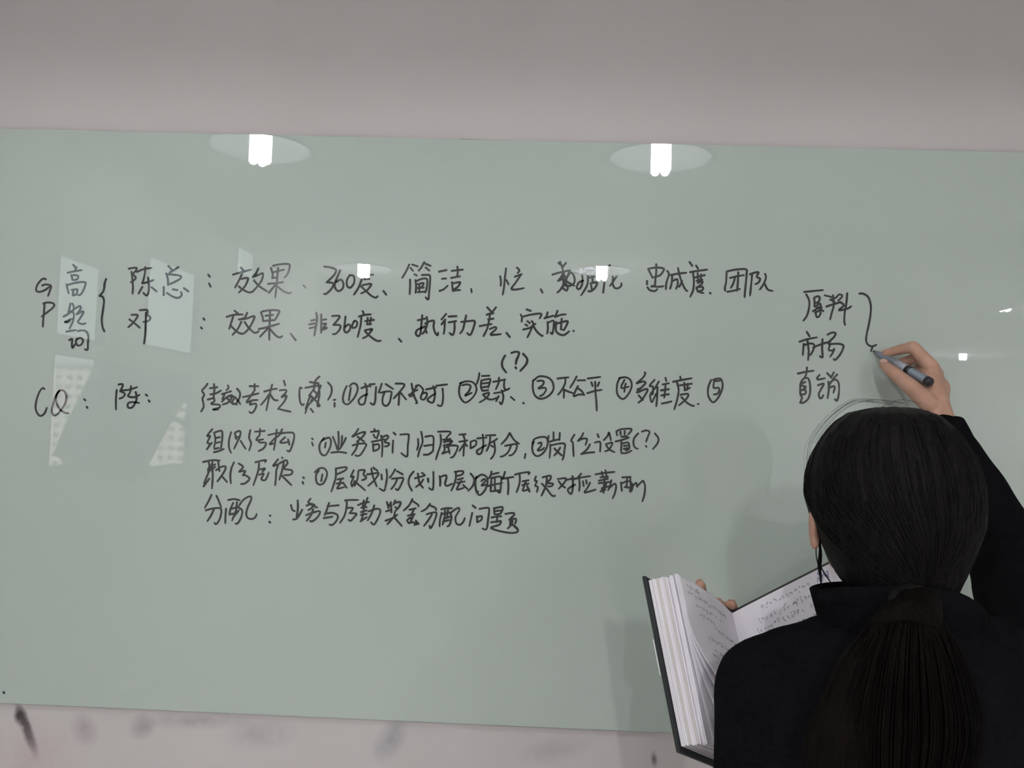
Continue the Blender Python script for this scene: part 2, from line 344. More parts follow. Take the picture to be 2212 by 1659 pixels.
# pen strokes traced from the board: block header = line name and the corner of its patch, 5.53 units per photo pixel
STROKES = """
# gp_letters 40 540
328,350 290,345 240,395 212,455 218,492 255,500 315,480 370,440; 285,425 330,412 388,428 378,480 352,552
312,640 305,740 295,850 292,918; 298,640 340,628 400,632 428,655 410,690 350,740 275,795
# column 40 540
655,178 685,215; 588,272 650,258 758,240; 693,205 672,255; 630,300 640,330 645,362; 640,305 680,300 715,312 700,350 660,360; 575,410 585,460 600,520; 580,422 650,400 730,385 795,385 800,410 780,470 745,530 710,540; 635,478 690,470 705,478 690,530 650,542; 655,478 650,535 648,545
620,640 608,700 600,740; 645,640 662,690 640,745; 540,795 600,760 690,688; 595,745 640,730 662,770 650,850 610,940; 555,860 590,845 615,830 600,860 560,862; 620,830 660,820; 690,690 735,670 742,700 710,750 690,770; 695,770 760,735 775,750 740,810 710,860 760,885 805,875
572,975 630,965 690,958; 710,970 760,960 810,975 835,1030 830,1110 825,1190 790,1185; 605,1078 640,1065 638,1120 645,1170 680,1120; 695,1065 740,1050 772,1080 750,1130 705,1140 685,1095 700,1062
# brace 40 540
1048,345 1030,400 1025,450 1010,500 968,548; 968,548 1005,560 1022,610 1015,680 1005,750 995,830 1005,920 1028,975
# line_top 40 540
1318,225 1360,215 1412,215 1400,250 1370,290 1402,330 1370,370 1340,388; 1350,260 1362,350 1368,450 1362,525; 1415,262 1500,228 1590,215; 1515,205 1510,280 1490,370 1480,398 1550,382 1615,358; 1548,330 1560,420 1555,500 1530,545 1490,510; 1480,440 1435,520; 1590,445 1650,495
1790,190 1845,250; 1910,205 1850,245 1805,270; 1765,280 1785,350 1785,420; 1770,290 1850,295 1935,310 1935,340 1870,380 1790,415; 1735,440 1735,540; 1775,515 1850,560 1910,572 1950,540 1940,500; 1845,470 1900,480; 1975,455 2030,495
# line_second 40 540
1350,775 1415,775 1420,800 1370,870 1310,925; 1325,830 1380,870 1450,930; 1450,720 1520,715 1545,730 1540,770 1575,810 1555,845 1490,860; 1525,750 1520,850 1515,1000 1500,1120
# line_top 420 540
165,295 185,320; 175,400 195,440
555,210 600,260; 460,295 570,262 680,235; 575,270 540,350 485,450; 560,345 630,335 640,355 600,440 530,510; 530,435 590,480 660,508 700,490; 765,220 735,280 695,325; 700,320 760,300 820,280 800,370 740,450 690,505; 710,360 770,430 870,495
915,215 935,290 930,340; 940,190 1020,172 1130,170 1135,220 1110,290 1075,330; 950,265 1070,235; 930,335 990,328; 1000,215 990,330 980,440 965,570; 880,405 980,395 1060,385; 965,420 890,512; 985,430 1060,490 1130,518 1155,505
1305,425 1325,450
1550,200 1620,208 1692,240 1660,310 1580,385; 1580,385 1660,400 1640,460 1580,520 1545,525; 1770,180 1730,270 1682,390 1680,450 1720,492 1770,460 1780,400 1750,355 1690,385; 1858,300 1822,360 1825,430 1865,450 1908,390 1905,315 1860,300
2000,350 1960,450 1905,535; 2010,310 2135,295; 2030,350 2090,345; 2010,420 2110,405 2090,450 2050,490 1990,520; 1985,430 2050,490 2110,545 2165,570 2190,550
# line_second 420 540
108,818 120,835; 78,925 92,940
480,725 520,760; 385,800 470,775 580,770; 465,790 440,870 415,945; 430,900 490,960 540,995 590,1000; 560,860 520,940 455,1015; 630,750 600,810 530,832; 530,830 620,820 715,790 700,850 650,940 590,1000; 600,860 650,930 720,990 770,970
795,745 815,800 820,850; 810,735 900,720 1010,725 1000,770 960,840; 850,785 940,775; 820,850 960,835; 905,725 900,850 895,950 895,1075; 770,945 880,920 1015,880; 885,930 785,1035; 900,940 970,1020 1020,1045 1050,1028
1150,1000 1210,1078
1455,750 1465,820 1450,920 1432,1025; 1395,845 1460,830; 1370,890 1460,875; 1375,935 1440,920; 1515,770 1515,870 1515,990; 1515,840 1575,828; 1520,885 1575,880 1540,930 1585,925; 1520,955 1580,935
1645,790 1735,790 1700,850 1660,895; 1660,895 1740,900 1735,950 1690,1000 1650,1005; 1805,795 1795,890 1790,960 1815,985 1850,960 1865,910 1840,890 1800,920; 1905,855 1885,900 1890,930 1930,920 1945,870 1920,845 1905,858
2010,730 2025,770; 1965,795 2040,775 2110,770; 1995,790 1985,900 1950,1040; 2040,850 2145,835; 2070,810 2065,890; 2110,810 2095,890; 2060,890 2110,885; 2035,960 2120,945 2110,970 2060,1030 2010,1055; 2040,975 2110,1040 2180,1085 2230,1083
# line_top 640 540
1040,490 1075,535
1350,175 1310,260 1265,335; 1385,175 1450,195; 1365,215 1395,250; 1530,145 1490,215 1460,250; 1545,165 1605,190; 1545,210 1590,245; 1410,290 1440,305; 1360,355 1360,440 1355,530; 1425,360 1432,440 1425,515; 1500,300 1560,298 1597,310 1597,400 1587,500 1578,590 1545,565; 1430,375 1500,345 1560,345 1565,400 1555,470 1540,510; 1450,410 1520,395 1500,440 1470,455; 1450,455 1525,450; 1450,505 1540,498; 1470,410 1470,500
1705,260 1795,240; 1740,345 1790,340; 1710,490 1760,470 1810,425; 1925,200 1930,260 1920,320; 1855,250 1990,235; 1850,335 1920,320 1960,315; 1860,385 1865,440 1870,490; 1865,400 1950,385 1955,400 1930,440 1885,470; 1870,490 1910,480 1960,480
2090,465 2095,505
# line_second 640 540
1225,1060 1255,1095
1450,840 1540,820; 1505,780 1495,880 1485,990 1460,1030 1430,1005 1440,960 1500,930 1560,905; 1560,800 1565,880 1540,960 1505,1005; 1540,880 1600,850 1645,850 1640,920 1660,990 1688,1020 1695,985; 1540,940 1560,990
1790,765 1735,830; 1780,830 1735,890; 1775,850 1770,950 1760,1005; 1820,795 1915,790; 1820,865 1910,850; 1890,860 1890,950 1870,1015 1830,990
2030,780 2010,870 1990,950 1955,1000; 1970,860 2060,850 2130,850 2120,920 2080,1015 2040,990
# line_top 1000 540
445,315 455,380 450,430; 515,220 500,350 490,450 475,535; 520,360 545,410; 645,210 675,245 650,278; 620,320 700,290; 690,300 630,390 585,450 590,472 660,470 730,455
930,470 950,510
1140,155 1200,200; 1230,155 1185,210; 1070,295 1170,265 1280,245; 1160,140 1185,210 1195,260 1180,310 1135,370; 1200,260 1230,330 1290,270 1332,330 1325,400 1270,430 1200,420; 1135,370 1200,350 1260,390 1335,430; 1180,310 1210,400 1160,480 1125,510; 1210,380 1250,440 1240,485 1210,470 1180,440; 1270,265 1215,390 1160,480; 1195,300 1200,400 1180,460
1340,265 1400,272 1470,250; 1410,230 1428,330 1420,420 1390,467 1360,450 1385,390 1440,365; 1465,225 1540,215 1570,230 1560,270 1500,290; 1490,280 1492,380 1470,450 1410,545; 1510,330 1600,310; 1545,290 1550,390; 1520,400 1600,390 1580,450 1530,492 1495,490; 1530,420 1540,470
1755,180 1735,215; 1690,390 1675,510; 1780,300 1800,345; 1840,305 1800,370 1755,430; 1790,350 1790,410 1815,455 1860,455 1892,425 1890,395
# line_second 1000 540
290,685 340,740; 395,685 340,750 280,775; 290,772 365,755; 300,830 365,820; 200,910 280,895 345,885; 325,765 310,850 290,940 245,1030; 320,945 385,920 395,945 330,1010 390,1012 455,1005
520,990 560,1040
760,710 810,728; 690,770 705,810 700,860; 705,800 800,775 910,760 938,772 915,820; 770,850 800,875; 745,890 770,905; 720,950 800,930 870,880; 820,850 840,880 810,960 770,1045; 840,905 880,970 940,1025 955,1020
1010,745 1000,790 970,820; 980,815 1080,785; 1130,725 1105,790 1095,800; 1100,800 1170,775 1230,770; 1010,860 1015,940 1005,1000; 1015,870 1080,845 1085,900 1070,1000 1045,985; 1115,860 1110,960 1150,1005 1210,1015 1270,970; 1090,890 1170,865 1240,850 1250,870 1210,950 1190,950; 1180,820 1170,950
1318,965 1326,970
# question 960 740
725,155 692,220 692,290 740,360; 800,125 850,110 892,120 880,165 860,215 852,260; 848,295 858,308; 940,135 988,195 975,260 905,340
# line_top 1300 540
555,230 590,300 605,335; 555,225 650,210 735,220 735,250 690,305 600,330; 650,170 650,260 640,350 635,430; 600,435 680,440 740,432; 540,370 540,410; 545,445 570,478 630,492 665,465; 610,425 590,440
780,250 800,290 772,390 765,470; 820,300 900,285 1010,272; 840,310 835,390 815,465; 850,370 900,350 905,420 885,465; 910,215 930,310 970,420 1005,480 1025,490; 960,370 925,440
1048,145 1080,190; 1125,185 1150,225; 1055,265 1150,250 1260,235; 1090,280 1100,380 1090,480 1055,560; 1110,330 1230,300; 1145,275 1150,370; 1185,290 1180,370; 1130,370 1200,355; 1145,395 1200,375 1190,410 1130,450; 1130,450 1200,440 1205,475 1140,500; 1130,460 1160,500 1215,515
1290,512 1300,520
1490,260 1485,380 1470,450 1475,490; 1500,255 1600,235 1720,230 1730,280 1720,400 1710,500 1705,565; 1530,335 1610,315 1700,300; 1630,265 1625,380 1615,490; 1590,330 1570,400 1540,455; 1500,500 1580,485 1650,465
1770,290 1830,270 1872,270 1850,320 1890,345 1870,390 1830,410; 1795,290 1785,400 1770,545; 1950,285 1960,330 1930,410 1885,475; 1940,390 1980,470 2040,490
# right_list 1660 600
425,170 540,158 650,148; 450,200 485,270 485,350 460,450 415,515; 545,240 550,300 548,350; 555,232 595,222 612,245 595,290 560,300; 560,345 610,310 622,340 570,365; 530,400 580,370 640,355; 610,370 622,420 600,465 570,470; 565,400 568,450 580,475; 555,420 600,395; 630,380 655,400
670,210 750,230; 770,210 780,320 755,420 735,500; 690,345 770,318 870,290; 735,265 800,240 845,200 882,220 830,275; 850,290 900,330 840,388 940,370 990,340; 940,185 930,300 910,420 905,520 915,565; 760,275 810,310
455,645 490,700; 370,765 460,735 580,712; 420,790 415,860 410,925; 425,805 500,785 545,800 540,850 500,920 470,905; 465,750 480,880 472,985
530,835 640,790 740,765; 645,735 640,850 645,950 610,935; 705,680 760,655 802,665 780,710 730,760 715,790; 720,795 820,788 882,800 895,830 860,910 800,980 775,970; 735,800 720,865 785,865; 785,850 765,900 735,945
350,1145 440,1125 540,1110; 460,1070 450,1150 425,1205; 385,1255 420,1205 475,1205 497,1290 495,1380 470,1450 420,1490 375,1495; 390,1265 440,1245; 380,1285 445,1305 395,1345; 395,1345 440,1340 440,1385 385,1395; 380,1270 380,1390 400,1430 378,1490
610,1160 580,1200 600,1215 675,1200; 590,1285 660,1265 625,1335 600,1390 615,1440 640,1430 655,1400; 700,1140 740,1180; 780,1130 745,1195; 820,1155 770,1210; 715,1240 720,1330 705,1440; 720,1290 760,1230 810,1220 840,1270 840,1380 820,1465 790,1450; 730,1310 790,1300 775,1375
# right_brace 1660 600
1085,190 1130,190 1190,230 1220,320 1220,420 1200,550 1175,660 1165,750 1190,800 1240,820 1290,800; 1245,815 1225,875
# line_chongqing 40 780
310,335 290,322 250,370 215,470 205,560 230,630 270,655 315,620 340,555; 490,355 445,420 408,540 400,610 430,650 490,610 560,500 572,410 540,355 492,352 458,400 450,480 490,570 550,615 600,622; 785,455 800,470; 815,545 825,560
1195,280 1240,275 1245,300 1215,360; 1175,345 1165,450 1165,580; 1215,360 1272,390 1250,430 1205,450; 1230,352 1330,340 1420,310; 1345,300 1335,370 1310,420 1390,430 1450,400; 1400,370 1412,430 1400,490 1360,552 1312,555 1308,510 1350,490 1445,500; 1520,400 1540,415; 1555,470 1568,485
# line_third 400 780
268,270 240,310 202,355 228,400 208,450 222,540 190,605; 345,275 350,350; 295,325 385,312; 300,398 370,385 430,350; 350,350 340,430; 270,460 345,440; 345,450 350,480 310,512 405,522 410,555 330,580 400,578
510,290 520,320 490,350; 440,395 550,360; 470,400 445,455; 440,485 500,430 565,410 520,490 445,520; 500,440 560,500 620,520; 620,330 655,380 645,450 600,512 560,500 600,440 660,515; 520,420 600,430
830,275 830,350; 770,300 875,300; 690,430 760,415 880,385; 835,340 790,410 730,490; 740,495 800,470 870,465; 790,480 775,520 840,508 850,540 820,600 790,620 765,605
1040,280 1010,400 970,590; 945,365 1030,340 1100,330; 1010,390 960,460 905,525; 1020,400 1060,460 1110,470; 1180,235 1195,290; 1130,350 1205,345 1200,380 1150,430; 1155,430 1212,415 1180,490 1110,568; 1110,570 1190,590 1265,605
1395,325 1372,320 1365,400 1375,490 1400,525 1420,512; 1605,185 1560,230 1545,300; 1490,250 1580,265; 1435,320 1540,300 1625,290; 1540,260 1540,330 1480,410; 1590,260 1605,400 1580,530 1612,535; 1530,340 1580,420 1500,470; 1620,300 1560,430 1470,530 1435,625; 1490,400 1550,460 1610,530; 1490,420 1440,570; 1500,570 1530,610; 1480,410 1530,450
1705,255 1748,310 1745,390 1705,465; 1775,465 1795,460; 1785,500 1785,545
# line_third 720 740
160,520 130,590 115,670 130,722 180,735 250,660 290,570 280,505 235,488 190,525; 210,540 185,690
335,545 410,520 450,525; 380,490 400,560 390,650 370,730 320,738 303,690 350,640 410,618; 435,500 495,495; 512,530 505,620 500,700 480,742 442,720
580,490 560,550 540,600; 625,495 715,555; 565,600 630,585 692,588 690,640 670,720 630,757 592,730 590,660 612,600
745,490 850,500 800,580 720,670; 790,600 780,745; 805,600 870,680
935,490 950,570 970,650 1000,715 985,725; 905,635 955,590 1010,565; 920,645 905,620; 1000,520 960,580 940,640; 985,520 1025,510 1072,560 1062,610; 1060,610 1112,600 1115,640 1080,682 1045,665 1058,612
1110,560 1230,535; 1195,520 1215,600 1200,700 1170,717 1125,685 1170,640 1220,610; 1230,515 1360,500; 1305,550 1312,650 1300,740 1275,758 1245,745
1525,480 1505,540 1505,620 1540,690 1590,715 1670,650 1712,560 1675,480 1590,463 1510,490; 1540,510 1600,500 1640,520 1620,580 1575,632 1600,625 1655,600
1745,365 1735,430 1710,500; 1775,400 1865,395; 1770,450 1762,520 1780,580; 1780,450 1860,435 1877,450 1850,540; 1780,490 1860,480; 1780,535 1850,525; 1790,575 1850,570; 1790,620 1860,600 1840,650 1790,690 1745,715; 1790,625 1840,670 1900,680 1950,660
1910,470 1990,455 2055,440; 1980,420 1975,480 1940,560; 2045,440 2040,530 2070,565 2105,545; 1920,605 2000,592 2075,560; 2010,570 2032,650 2010,735 1985,710; 1975,640 1945,700; 2120,650 2165,688
# line_third 960 740
940,720 950,728; 1060,450 1055,540 1080,630 1150,672 1240,640 1302,560 1290,470 1230,415 1130,405 1065,455; 1110,460 1160,455 1187,470 1170,510 1120,545; 1125,550 1200,540 1212,570 1180,620 1140,640
1350,430 1420,422 1485,415; 1445,425 1440,490 1400,570 1355,625; 1430,560 1425,660; 1445,570 1490,590 1540,605
1580,405 1545,470 1500,540; 1590,452 1680,450; 1595,520 1560,590 1545,640 1610,620 1670,625; 1600,550 1640,580 1672,630
1710,430 1790,420 1865,410; 1755,475 1770,520; 1850,475 1830,520; 1705,605 1790,580 1880,565; 1800,470 1805,600 1815,700 1820,815
# line_third 1300 780
215,200 185,270 180,370 210,430 260,452 320,390 357,300 340,225 280,193 205,205; 270,225 230,320 325,305; 285,270 275,310 268,370
510,135 520,150 490,200 415,265; 415,265 490,245 522,260 480,310 415,375; 470,320 425,340; 430,375 520,335 547,345 520,400 480,460 435,500; 440,410 490,465
630,225 570,295 605,300; 680,245 630,330 580,390; 610,300 610,390 575,410 590,490; 650,390 600,490; 665,310 660,430 650,540; 760,200 770,240; 725,280 800,265; 705,350 800,335; 710,410 800,395; 762,270 750,400 745,440; 715,508 780,495 835,480
935,185 945,225; 850,248 960,225 1075,205; 900,260 917,350 900,460 865,578; 930,290 1075,270; 985,260 990,350; 1030,270 1015,345; 990,350 1050,320; 940,402 1030,393 1010,450 920,530; 950,430 1020,500 1085,535 1105,530; 1145,515 1155,512
1305,225 1272,310 1268,400 1300,470 1340,490 1400,420 1442,310 1430,225 1390,208 1325,225; 1345,240 1410,235; 1340,245 1335,320 1390,318 1402,350 1380,390 1335,400
# line_fourth 400 900
325,150 262,230 300,232 265,310 295,325 260,395; 260,390 320,310; 345,190 362,270 345,370; 350,190 430,168 445,200 440,300 425,390; 370,255 415,245; 370,315 415,303; 345,425 400,412 465,385; 350,385 400,375
550,185 525,280 525,370 550,435; 595,200 612,270; 600,188 650,170 662,200 645,260 610,330 585,385; 600,250 640,240; 665,290 700,350 725,385
780,160 765,250 788,320 765,405; 895,145 890,225; 835,180 950,170; 890,220 850,280 935,270; 880,300 900,310 960,310 962,340 930,385 875,412
995,220 1080,200 1165,190; 1095,155 1080,280 1060,400; 1080,250 1010,330 1070,315; 1160,150 1125,220 1085,250; 1130,205 1200,192 1290,195 1302,250 1280,340 1250,412 1220,405; 1195,245 1135,305 1180,312 1245,298; 1230,270 1245,335
1515,260 1525,270; 1515,310 1528,345; 1660,255 1612,320 1605,390 1630,450 1680,457 1730,370 1742,290 1712,250 1630,290; 1680,310 1670,370
1765,240 1800,330 1815,390; 1830,180 1835,300 1825,400; 1875,230 1872,300 1860,360; 1920,255 1890,320 1845,390; 1745,430 1840,422 1930,435
# line_fourth 720 900
300,145 265,200 225,240; 230,240 310,200 380,185 350,240 280,300; 290,240 370,300; 230,345 300,325 390,325 380,370 330,450 290,470 262,460; 300,300 270,390 220,460
490,150 505,175; 450,182 545,170; 545,190 520,260; 480,215 500,250; 460,300 540,285 610,268; 475,325 480,410; 480,340 540,330 545,380 490,412; 570,225 587,330 580,480; 585,245 640,225 655,250 612,300 667,320 650,350 610,355
720,190 745,215; 715,285 710,360 708,435; 800,215 890,210 902,240 890,350 880,475 810,435
1012,265 1015,340 998,400; 1050,180 1067,300 1030,400 1010,480; 1100,240 1190,235 1197,330 1190,400; 1085,350 1190,335; 1080,455 1140,450 1198,405
1250,180 1380,178 1402,195 1370,230; 1280,215 1285,320 1250,430 1225,512; 1310,275 1400,268; 1360,240 1330,310; 1320,300 1420,290 1390,320; 1320,345 1400,325; 1320,340 1330,400 1300,440; 1350,365 1400,345 1482,350 1480,390 1440,470 1400,492; 1300,442 1390,410; 1370,350 1390,440
1505,215 1580,210; 1550,215 1572,290 1560,380 1555,470; 1505,300 1600,285; 1505,410 1560,330; 1570,320 1600,350; 1640,300 1640,380; 1640,300 1700,285 1702,340 1640,380
1720,260 1830,250; 1785,215 1792,330 1770,430 1730,447 1715,410 1770,370 1830,340; 1820,225 1935,220; 1875,240 1865,330 1830,412; 1860,320 1920,290 1960,262; 1920,295 1932,400 1910,470 1880,505; 1885,345 1910,362
# line_fourth 1080 900
115,195 80,260 15,330; 120,200 170,280 230,325; 60,350 130,335 200,332 190,400 150,452 110,465; 135,340 100,420 50,465 5,480
305,445 295,495; 385,325 410,270 490,243 558,255 567,340 520,430 450,472 400,440 385,360 410,295; 455,320 492,310 490,350 450,402 500,395 530,370
640,185 640,285; 580,230 578,298 640,285 715,270; 715,195 710,280; 600,330 600,400 592,495; 600,345 690,325 772,325 770,400 760,480 745,517; 720,370 680,430 645,467; 650,380 700,430 742,467
890,215 850,285 870,310 875,390 880,475; 995,195 975,240 930,290; 930,292 985,265 1040,268 1020,340; 1075,330 1040,390 975,447; 970,447 1050,432 1130,425
1165,210 1180,245; 1130,310 1190,300 1200,340 1195,420; 1240,280 1285,230 1300,190 1312,220 1325,285; 1265,330 1340,310 1330,350 1300,395 1255,415; 1270,345 1310,395 1370,425
1390,180 1400,225; 1390,175 1450,150 1560,145 1567,170 1530,212; 1440,180 1440,215; 1490,170 1490,212; 1380,297 1450,280 1540,250; 1450,240 1520,235; 1450,290 1450,350 1445,420; 1455,325 1530,310 1542,380 1500,405; 1480,350 1520,345; 1480,385 1520,378; 1450,435 1510,435 1575,405
1650,200 1602,260 1595,330 1620,375 1650,382; 1695,180 1740,165 1787,180 1770,230 1745,300; 1742,350 1750,360; 1850,200 1892,260 1880,320 1825,388
# line_fifth 400 900
215,542 320,520 415,525; 280,540 290,590 270,640; 330,540 300,620 225,800; 320,560 330,700 320,860; 290,600 360,570; 275,660 360,600; 220,835 290,740; 395,530 410,650; 370,640 430,600 480,595 480,630 440,700 385,775; 440,710 500,780
585,545 550,620; 555,610 540,700 548,800; 640,560 692,600 645,655; 645,658 720,650 690,700 720,700 770,740 720,795 665,805
840,545 960,518 955,545; 885,560 870,660 815,820; 900,630 955,620 920,660; 885,695 940,680 910,745 960,755 1000,665
1110,510 1050,590 1110,570 1090,640 1085,720 1075,820; 1125,560 1205,520 1222,560 1180,620 1275,642 1265,690 1180,700; 1180,530 1165,620 1125,755; 1150,700 1210,760 1272,820; 1158,488 1164,494
1410,725 1420,735; 1403,780 1412,800
1550,665 1600,620 1660,618 1697,680 1660,785 1610,812 1570,780 1565,700 1600,640; 1640,690 1625,770
1800,620 1920,603 1915,640 1810,690; 1800,620 1800,720 1775,810 1745,897; 1820,750 1890,738; 1810,800 1890,790; 1860,750 1845,810 1815,860 1900,842; 1895,800 1930,850
# line_fifth 720 900
245,640 210,720 245,715 215,790 225,835; 225,835 260,770; 300,650 290,740 255,830; 310,640 375,640 360,690 392,720 380,745 340,760; 250,770 300,810 380,880
405,690 470,680 545,670; 455,620 475,720 520,835; 540,690 490,760 415,828; 500,625 530,650; 480,605 490,625; 575,690 580,750; 635,630 642,720 625,830 605,885 550,855
740,630 705,690 670,732; 760,650 830,690; 700,742 770,735 835,735 820,790 775,875 745,860; 765,740 735,810 690,867
960,655 912,720 900,800 940,887; 975,737 1090,705; 1060,670 1095,700; 1010,680 1030,790 1075,852; 1075,750 1040,800 985,842; 1130,740 1135,780; 1195,660 1197,780 1187,872 1140,850
1270,710 1278,770 1275,830; 1275,722 1340,700 1352,730 1335,800 1360,827 1420,800; 1450,660 1545,650 1540,690 1470,710; 1465,665 1460,760 1410,885; 1490,752 1550,735; 1480,790 1570,775; 1530,765 1490,830 1480,872 1560,850; 1550,815 1605,865; 1640,680 1682,740 1670,820 1610,890
1712,715 1695,790 1710,890 1750,937 1810,880 1842,790 1830,720 1770,693 1700,740; 1722,895 1730,895; 1770,770 1800,745 1817,770 1770,822 1830,810
1890,655 1880,700 1855,740; 1890,690 1975,670; 1890,730 1885,800 1878,890; 1900,730 2000,718 2002,800 1990,905 1960,890; 1850,827 1930,810 2020,790; 1930,740 1930,790; 1930,830 1935,880; 1880,892 1990,880
2050,660 2032,720 2010,742 2090,730 2155,720; 2085,740 2092,830 2085,930
# line_fifth 1080 900
180,692 270,670 350,665 340,690; 235,690 235,790 198,905; 270,772 340,760; 265,820 340,800; 310,770 285,840 275,885 350,865; 325,830 352,895
430,715 415,765 442,770 420,825 452,840 440,900; 510,725 600,705 600,750 560,790 632,800 615,830 570,833; 560,720 550,820 495,945; 500,800 560,865 620,942 662,945
690,745 770,735 790,745 760,800 700,862; 700,770 740,820 782,850; 790,757 880,735; 865,710 872,800 862,900 840,922 810,880 830,850 900,810
970,680 930,730; 860,752 950,730 1080,710; 945,740 952,820 945,890; 990,770 1000,830; 1030,760 1035,800; 1075,790 1045,850 1010,905 1080,890 1145,870
1140,690 1250,672 1370,660; 1215,660 1230,725; 1260,640 1275,725; 1180,765 1290,742; 1200,725 1290,715; 1180,795 1310,780; 1250,740 1240,830 1205,892; 1215,855 1310,830; 1235,910 1270,800; 1200,895 1260,870; 1330,760 1310,840 1290,880; 1310,850 1370,800 1387,840 1370,920 1345,977
1460,725 1560,720; 1445,785 1455,885; 1450,800 1520,770 1570,785; 1520,730 1512,830; 1555,730 1562,830 1550,895; 1490,840 1560,850; 1580,800 1580,860 1560,900; 1580,840 1625,790 1640,840; 1635,835 1690,780 1712,770 1732,830 1725,930 1700,1012
# line_sixth 400 900
315,935 280,1010 235,1090; 375,945 400,1000 430,1080; 245,1120 330,1097 420,1095 432,1150 410,1230 375,1282 350,1268; 345,1105 310,1180 265,1250
515,995 590,985 655,1000; 490,1100 482,1190 480,1275; 575,1030 545,1095; 540,1105 640,1075; 540,1105 530,1165; 620,1020 605,1130 560,1242; 530,1168 620,1150; 575,1200 640,1120; 640,1088 682,1120 670,1200 630,1272 600,1277; 650,1055 700,990 770,953 792,980 750,1080 730,1160 750,1210 800,1222 840,1200 855,1160
1010,1180 1020,1185; 1005,1255 1018,1265
1265,1055 1280,1110 1312,1130; 1345,1000 1347,1100 1330,1200; 1400,1110 1350,1190; 1290,1228 1340,1212 1400,1115
1500,980 1470,1020 1500,1045; 1450,1062 1520,1040; 1480,1030 1540,1070 1582,1085; 1545,1050 1500,1100 1470,1115; 1445,1178 1530,1145 1610,1130 1590,1190 1530,1245 1490,1248; 1530,1105 1500,1180 1450,1245
1720,1030 1690,1120 1665,1180; 1700,1070 1835,1058; 1670,1160 1760,1150 1822,1180 1810,1240 1760,1292 1722,1288; 1655,1212 1760,1195
# line_sixth 720 900
140,1000 210,996 300,995; 160,1000 160,1070 135,1180 80,1270; 165,1092 235,1090 205,1140; 195,1152 277,1160 250,1200 210,1242 178,1230
295,1057 360,1030 432,1020; 410,970 380,1060; 365,1000 350,1085; 335,1090 400,1080; 330,1140 400,1120; 370,1060 352,1180 330,1252; 330,1175 400,1160; 325,1252 400,1200; 490,1060 460,1150 410,1242; 420,1132 520,1100 562,1120 545,1190 490,1287 448,1260
640,1020 655,1070; 690,1020 655,1090; 630,1132 690,1110; 690,1040 695,1145; 740,1000 720,1050; 730,1032 800,1020 790,1070 735,1135; 740,1080 765,1100; 625,1242 710,1210 765,1170; 735,1145 720,1200 645,1287; 730,1205 770,1250 820,1307
945,985 905,1060 840,1122; 950,1010 1010,1050 1020,1075; 910,1112 985,1095; 965,1100 930,1180; 890,1182 970,1165; 880,1240 920,1205 935,1240; 960,1170 915,1270 885,1250; 930,1262 1020,1272 965,1295; 985,1240 1020,1282
1155,1040 1110,1100 1052,1132; 1160,1062 1220,1090 1228,1120; 1115,1167 1180,1147 1232,1150 1215,1230 1165,1332 1150,1300; 1180,1165 1140,1230 1082,1307
1290,1107 1350,1092 1420,1095; 1295,1150 1275,1230 1270,1312; 1300,1162 1390,1145; 1335,1110 1330,1200 1305,1292; 1370,1110 1360,1200; 1320,1220 1390,1195; 1310,1255 1380,1235; 1395,1150 1412,1200 1390,1290 1360,1312; 1400,1152 1460,1105 1502,1090 1500,1130 1460,1200 1468,1270 1510,1292 1550,1260 1572,1210
1665,1060 1700,1090; 1660,1150 1645,1220 1625,1307; 1745,1102 1840,1088 1862,1110 1850,1220 1830,1342 1778,1335; 1715,1190 1720,1262; 1720,1200 1772,1188 1770,1230 1725,1260
1920,1090 1925,1162; 1925,1095 2010,1078 2022,1110 1990,1160 1930,1167; 1935,1130 2000,1120; 1890,1205 1960,1192 2010,1190; 1960,1200 1950,1260; 1885,1262 1970,1250 2002,1250 1980,1292 1885,1320; 1885,1332 1960,1360 2100,1387 2192,1380 2202,1340 2160,1300; 2055,1162 2140,1150 2162,1170 2110,1220; 2100,1232 2182,1220 2170,1285; 2120,1225 2110,1290; 2140,1240 2130,1290 2080,1337; 2140,1290 2192,1340
"""
structure('trim_shade_beam', boxbm(XL + .0005, 2.4995, -.68, -.56, 2.362, ZC - .0005), M_ceil)   # added unseen beam that keeps rear lamp light off the upper board wall
structure('trim_1', boxbm(2.50, 2.62, YBACK + .001, YB + .011, M(2170, 670, 0, 2.62).z, ZC - .0005), M_ceil)   # ceiling beam running to the board wall

# ------------------------------------------------------------------ glass whiteboard and its writing
zt, zb = 2.1175, 1.0545
board = thing('glass_whiteboard', 'large pale green glass whiteboard covered in black handwriting', 'whiteboard', (0.3, YB, zb))
part('glass_panel', boxbm(-1.22, 1.95, YB, YB + .008, zb, zt, .0012), M_board, board)
bm = bmesh.new()
for x in (-1.1, -.35, .4, 1.15, 1.8):
    for z in (zb + .1, zt - .1): box(bm, x - .04, x + .04, YB + .008, YB + .0122, z - .04, z + .04)
part('mounting_pad', bm, M_trim, board)
bm = bmesh.new()                           # dried glue along the top edge
pts = [B(x, y) for x, y in ((800, 300), (880, 299), (960, 300), (1005, 298), (1040, 301), (1085, 304))]
tube(bm, [Vector((p.x, YB + .009, zt + .0002)) for p in pts], [.0006, .0014, .001, .0034, .0026, .0006], 8)
part('glue_line', bm, M_glue, board, True)
KPX = YB / FPX
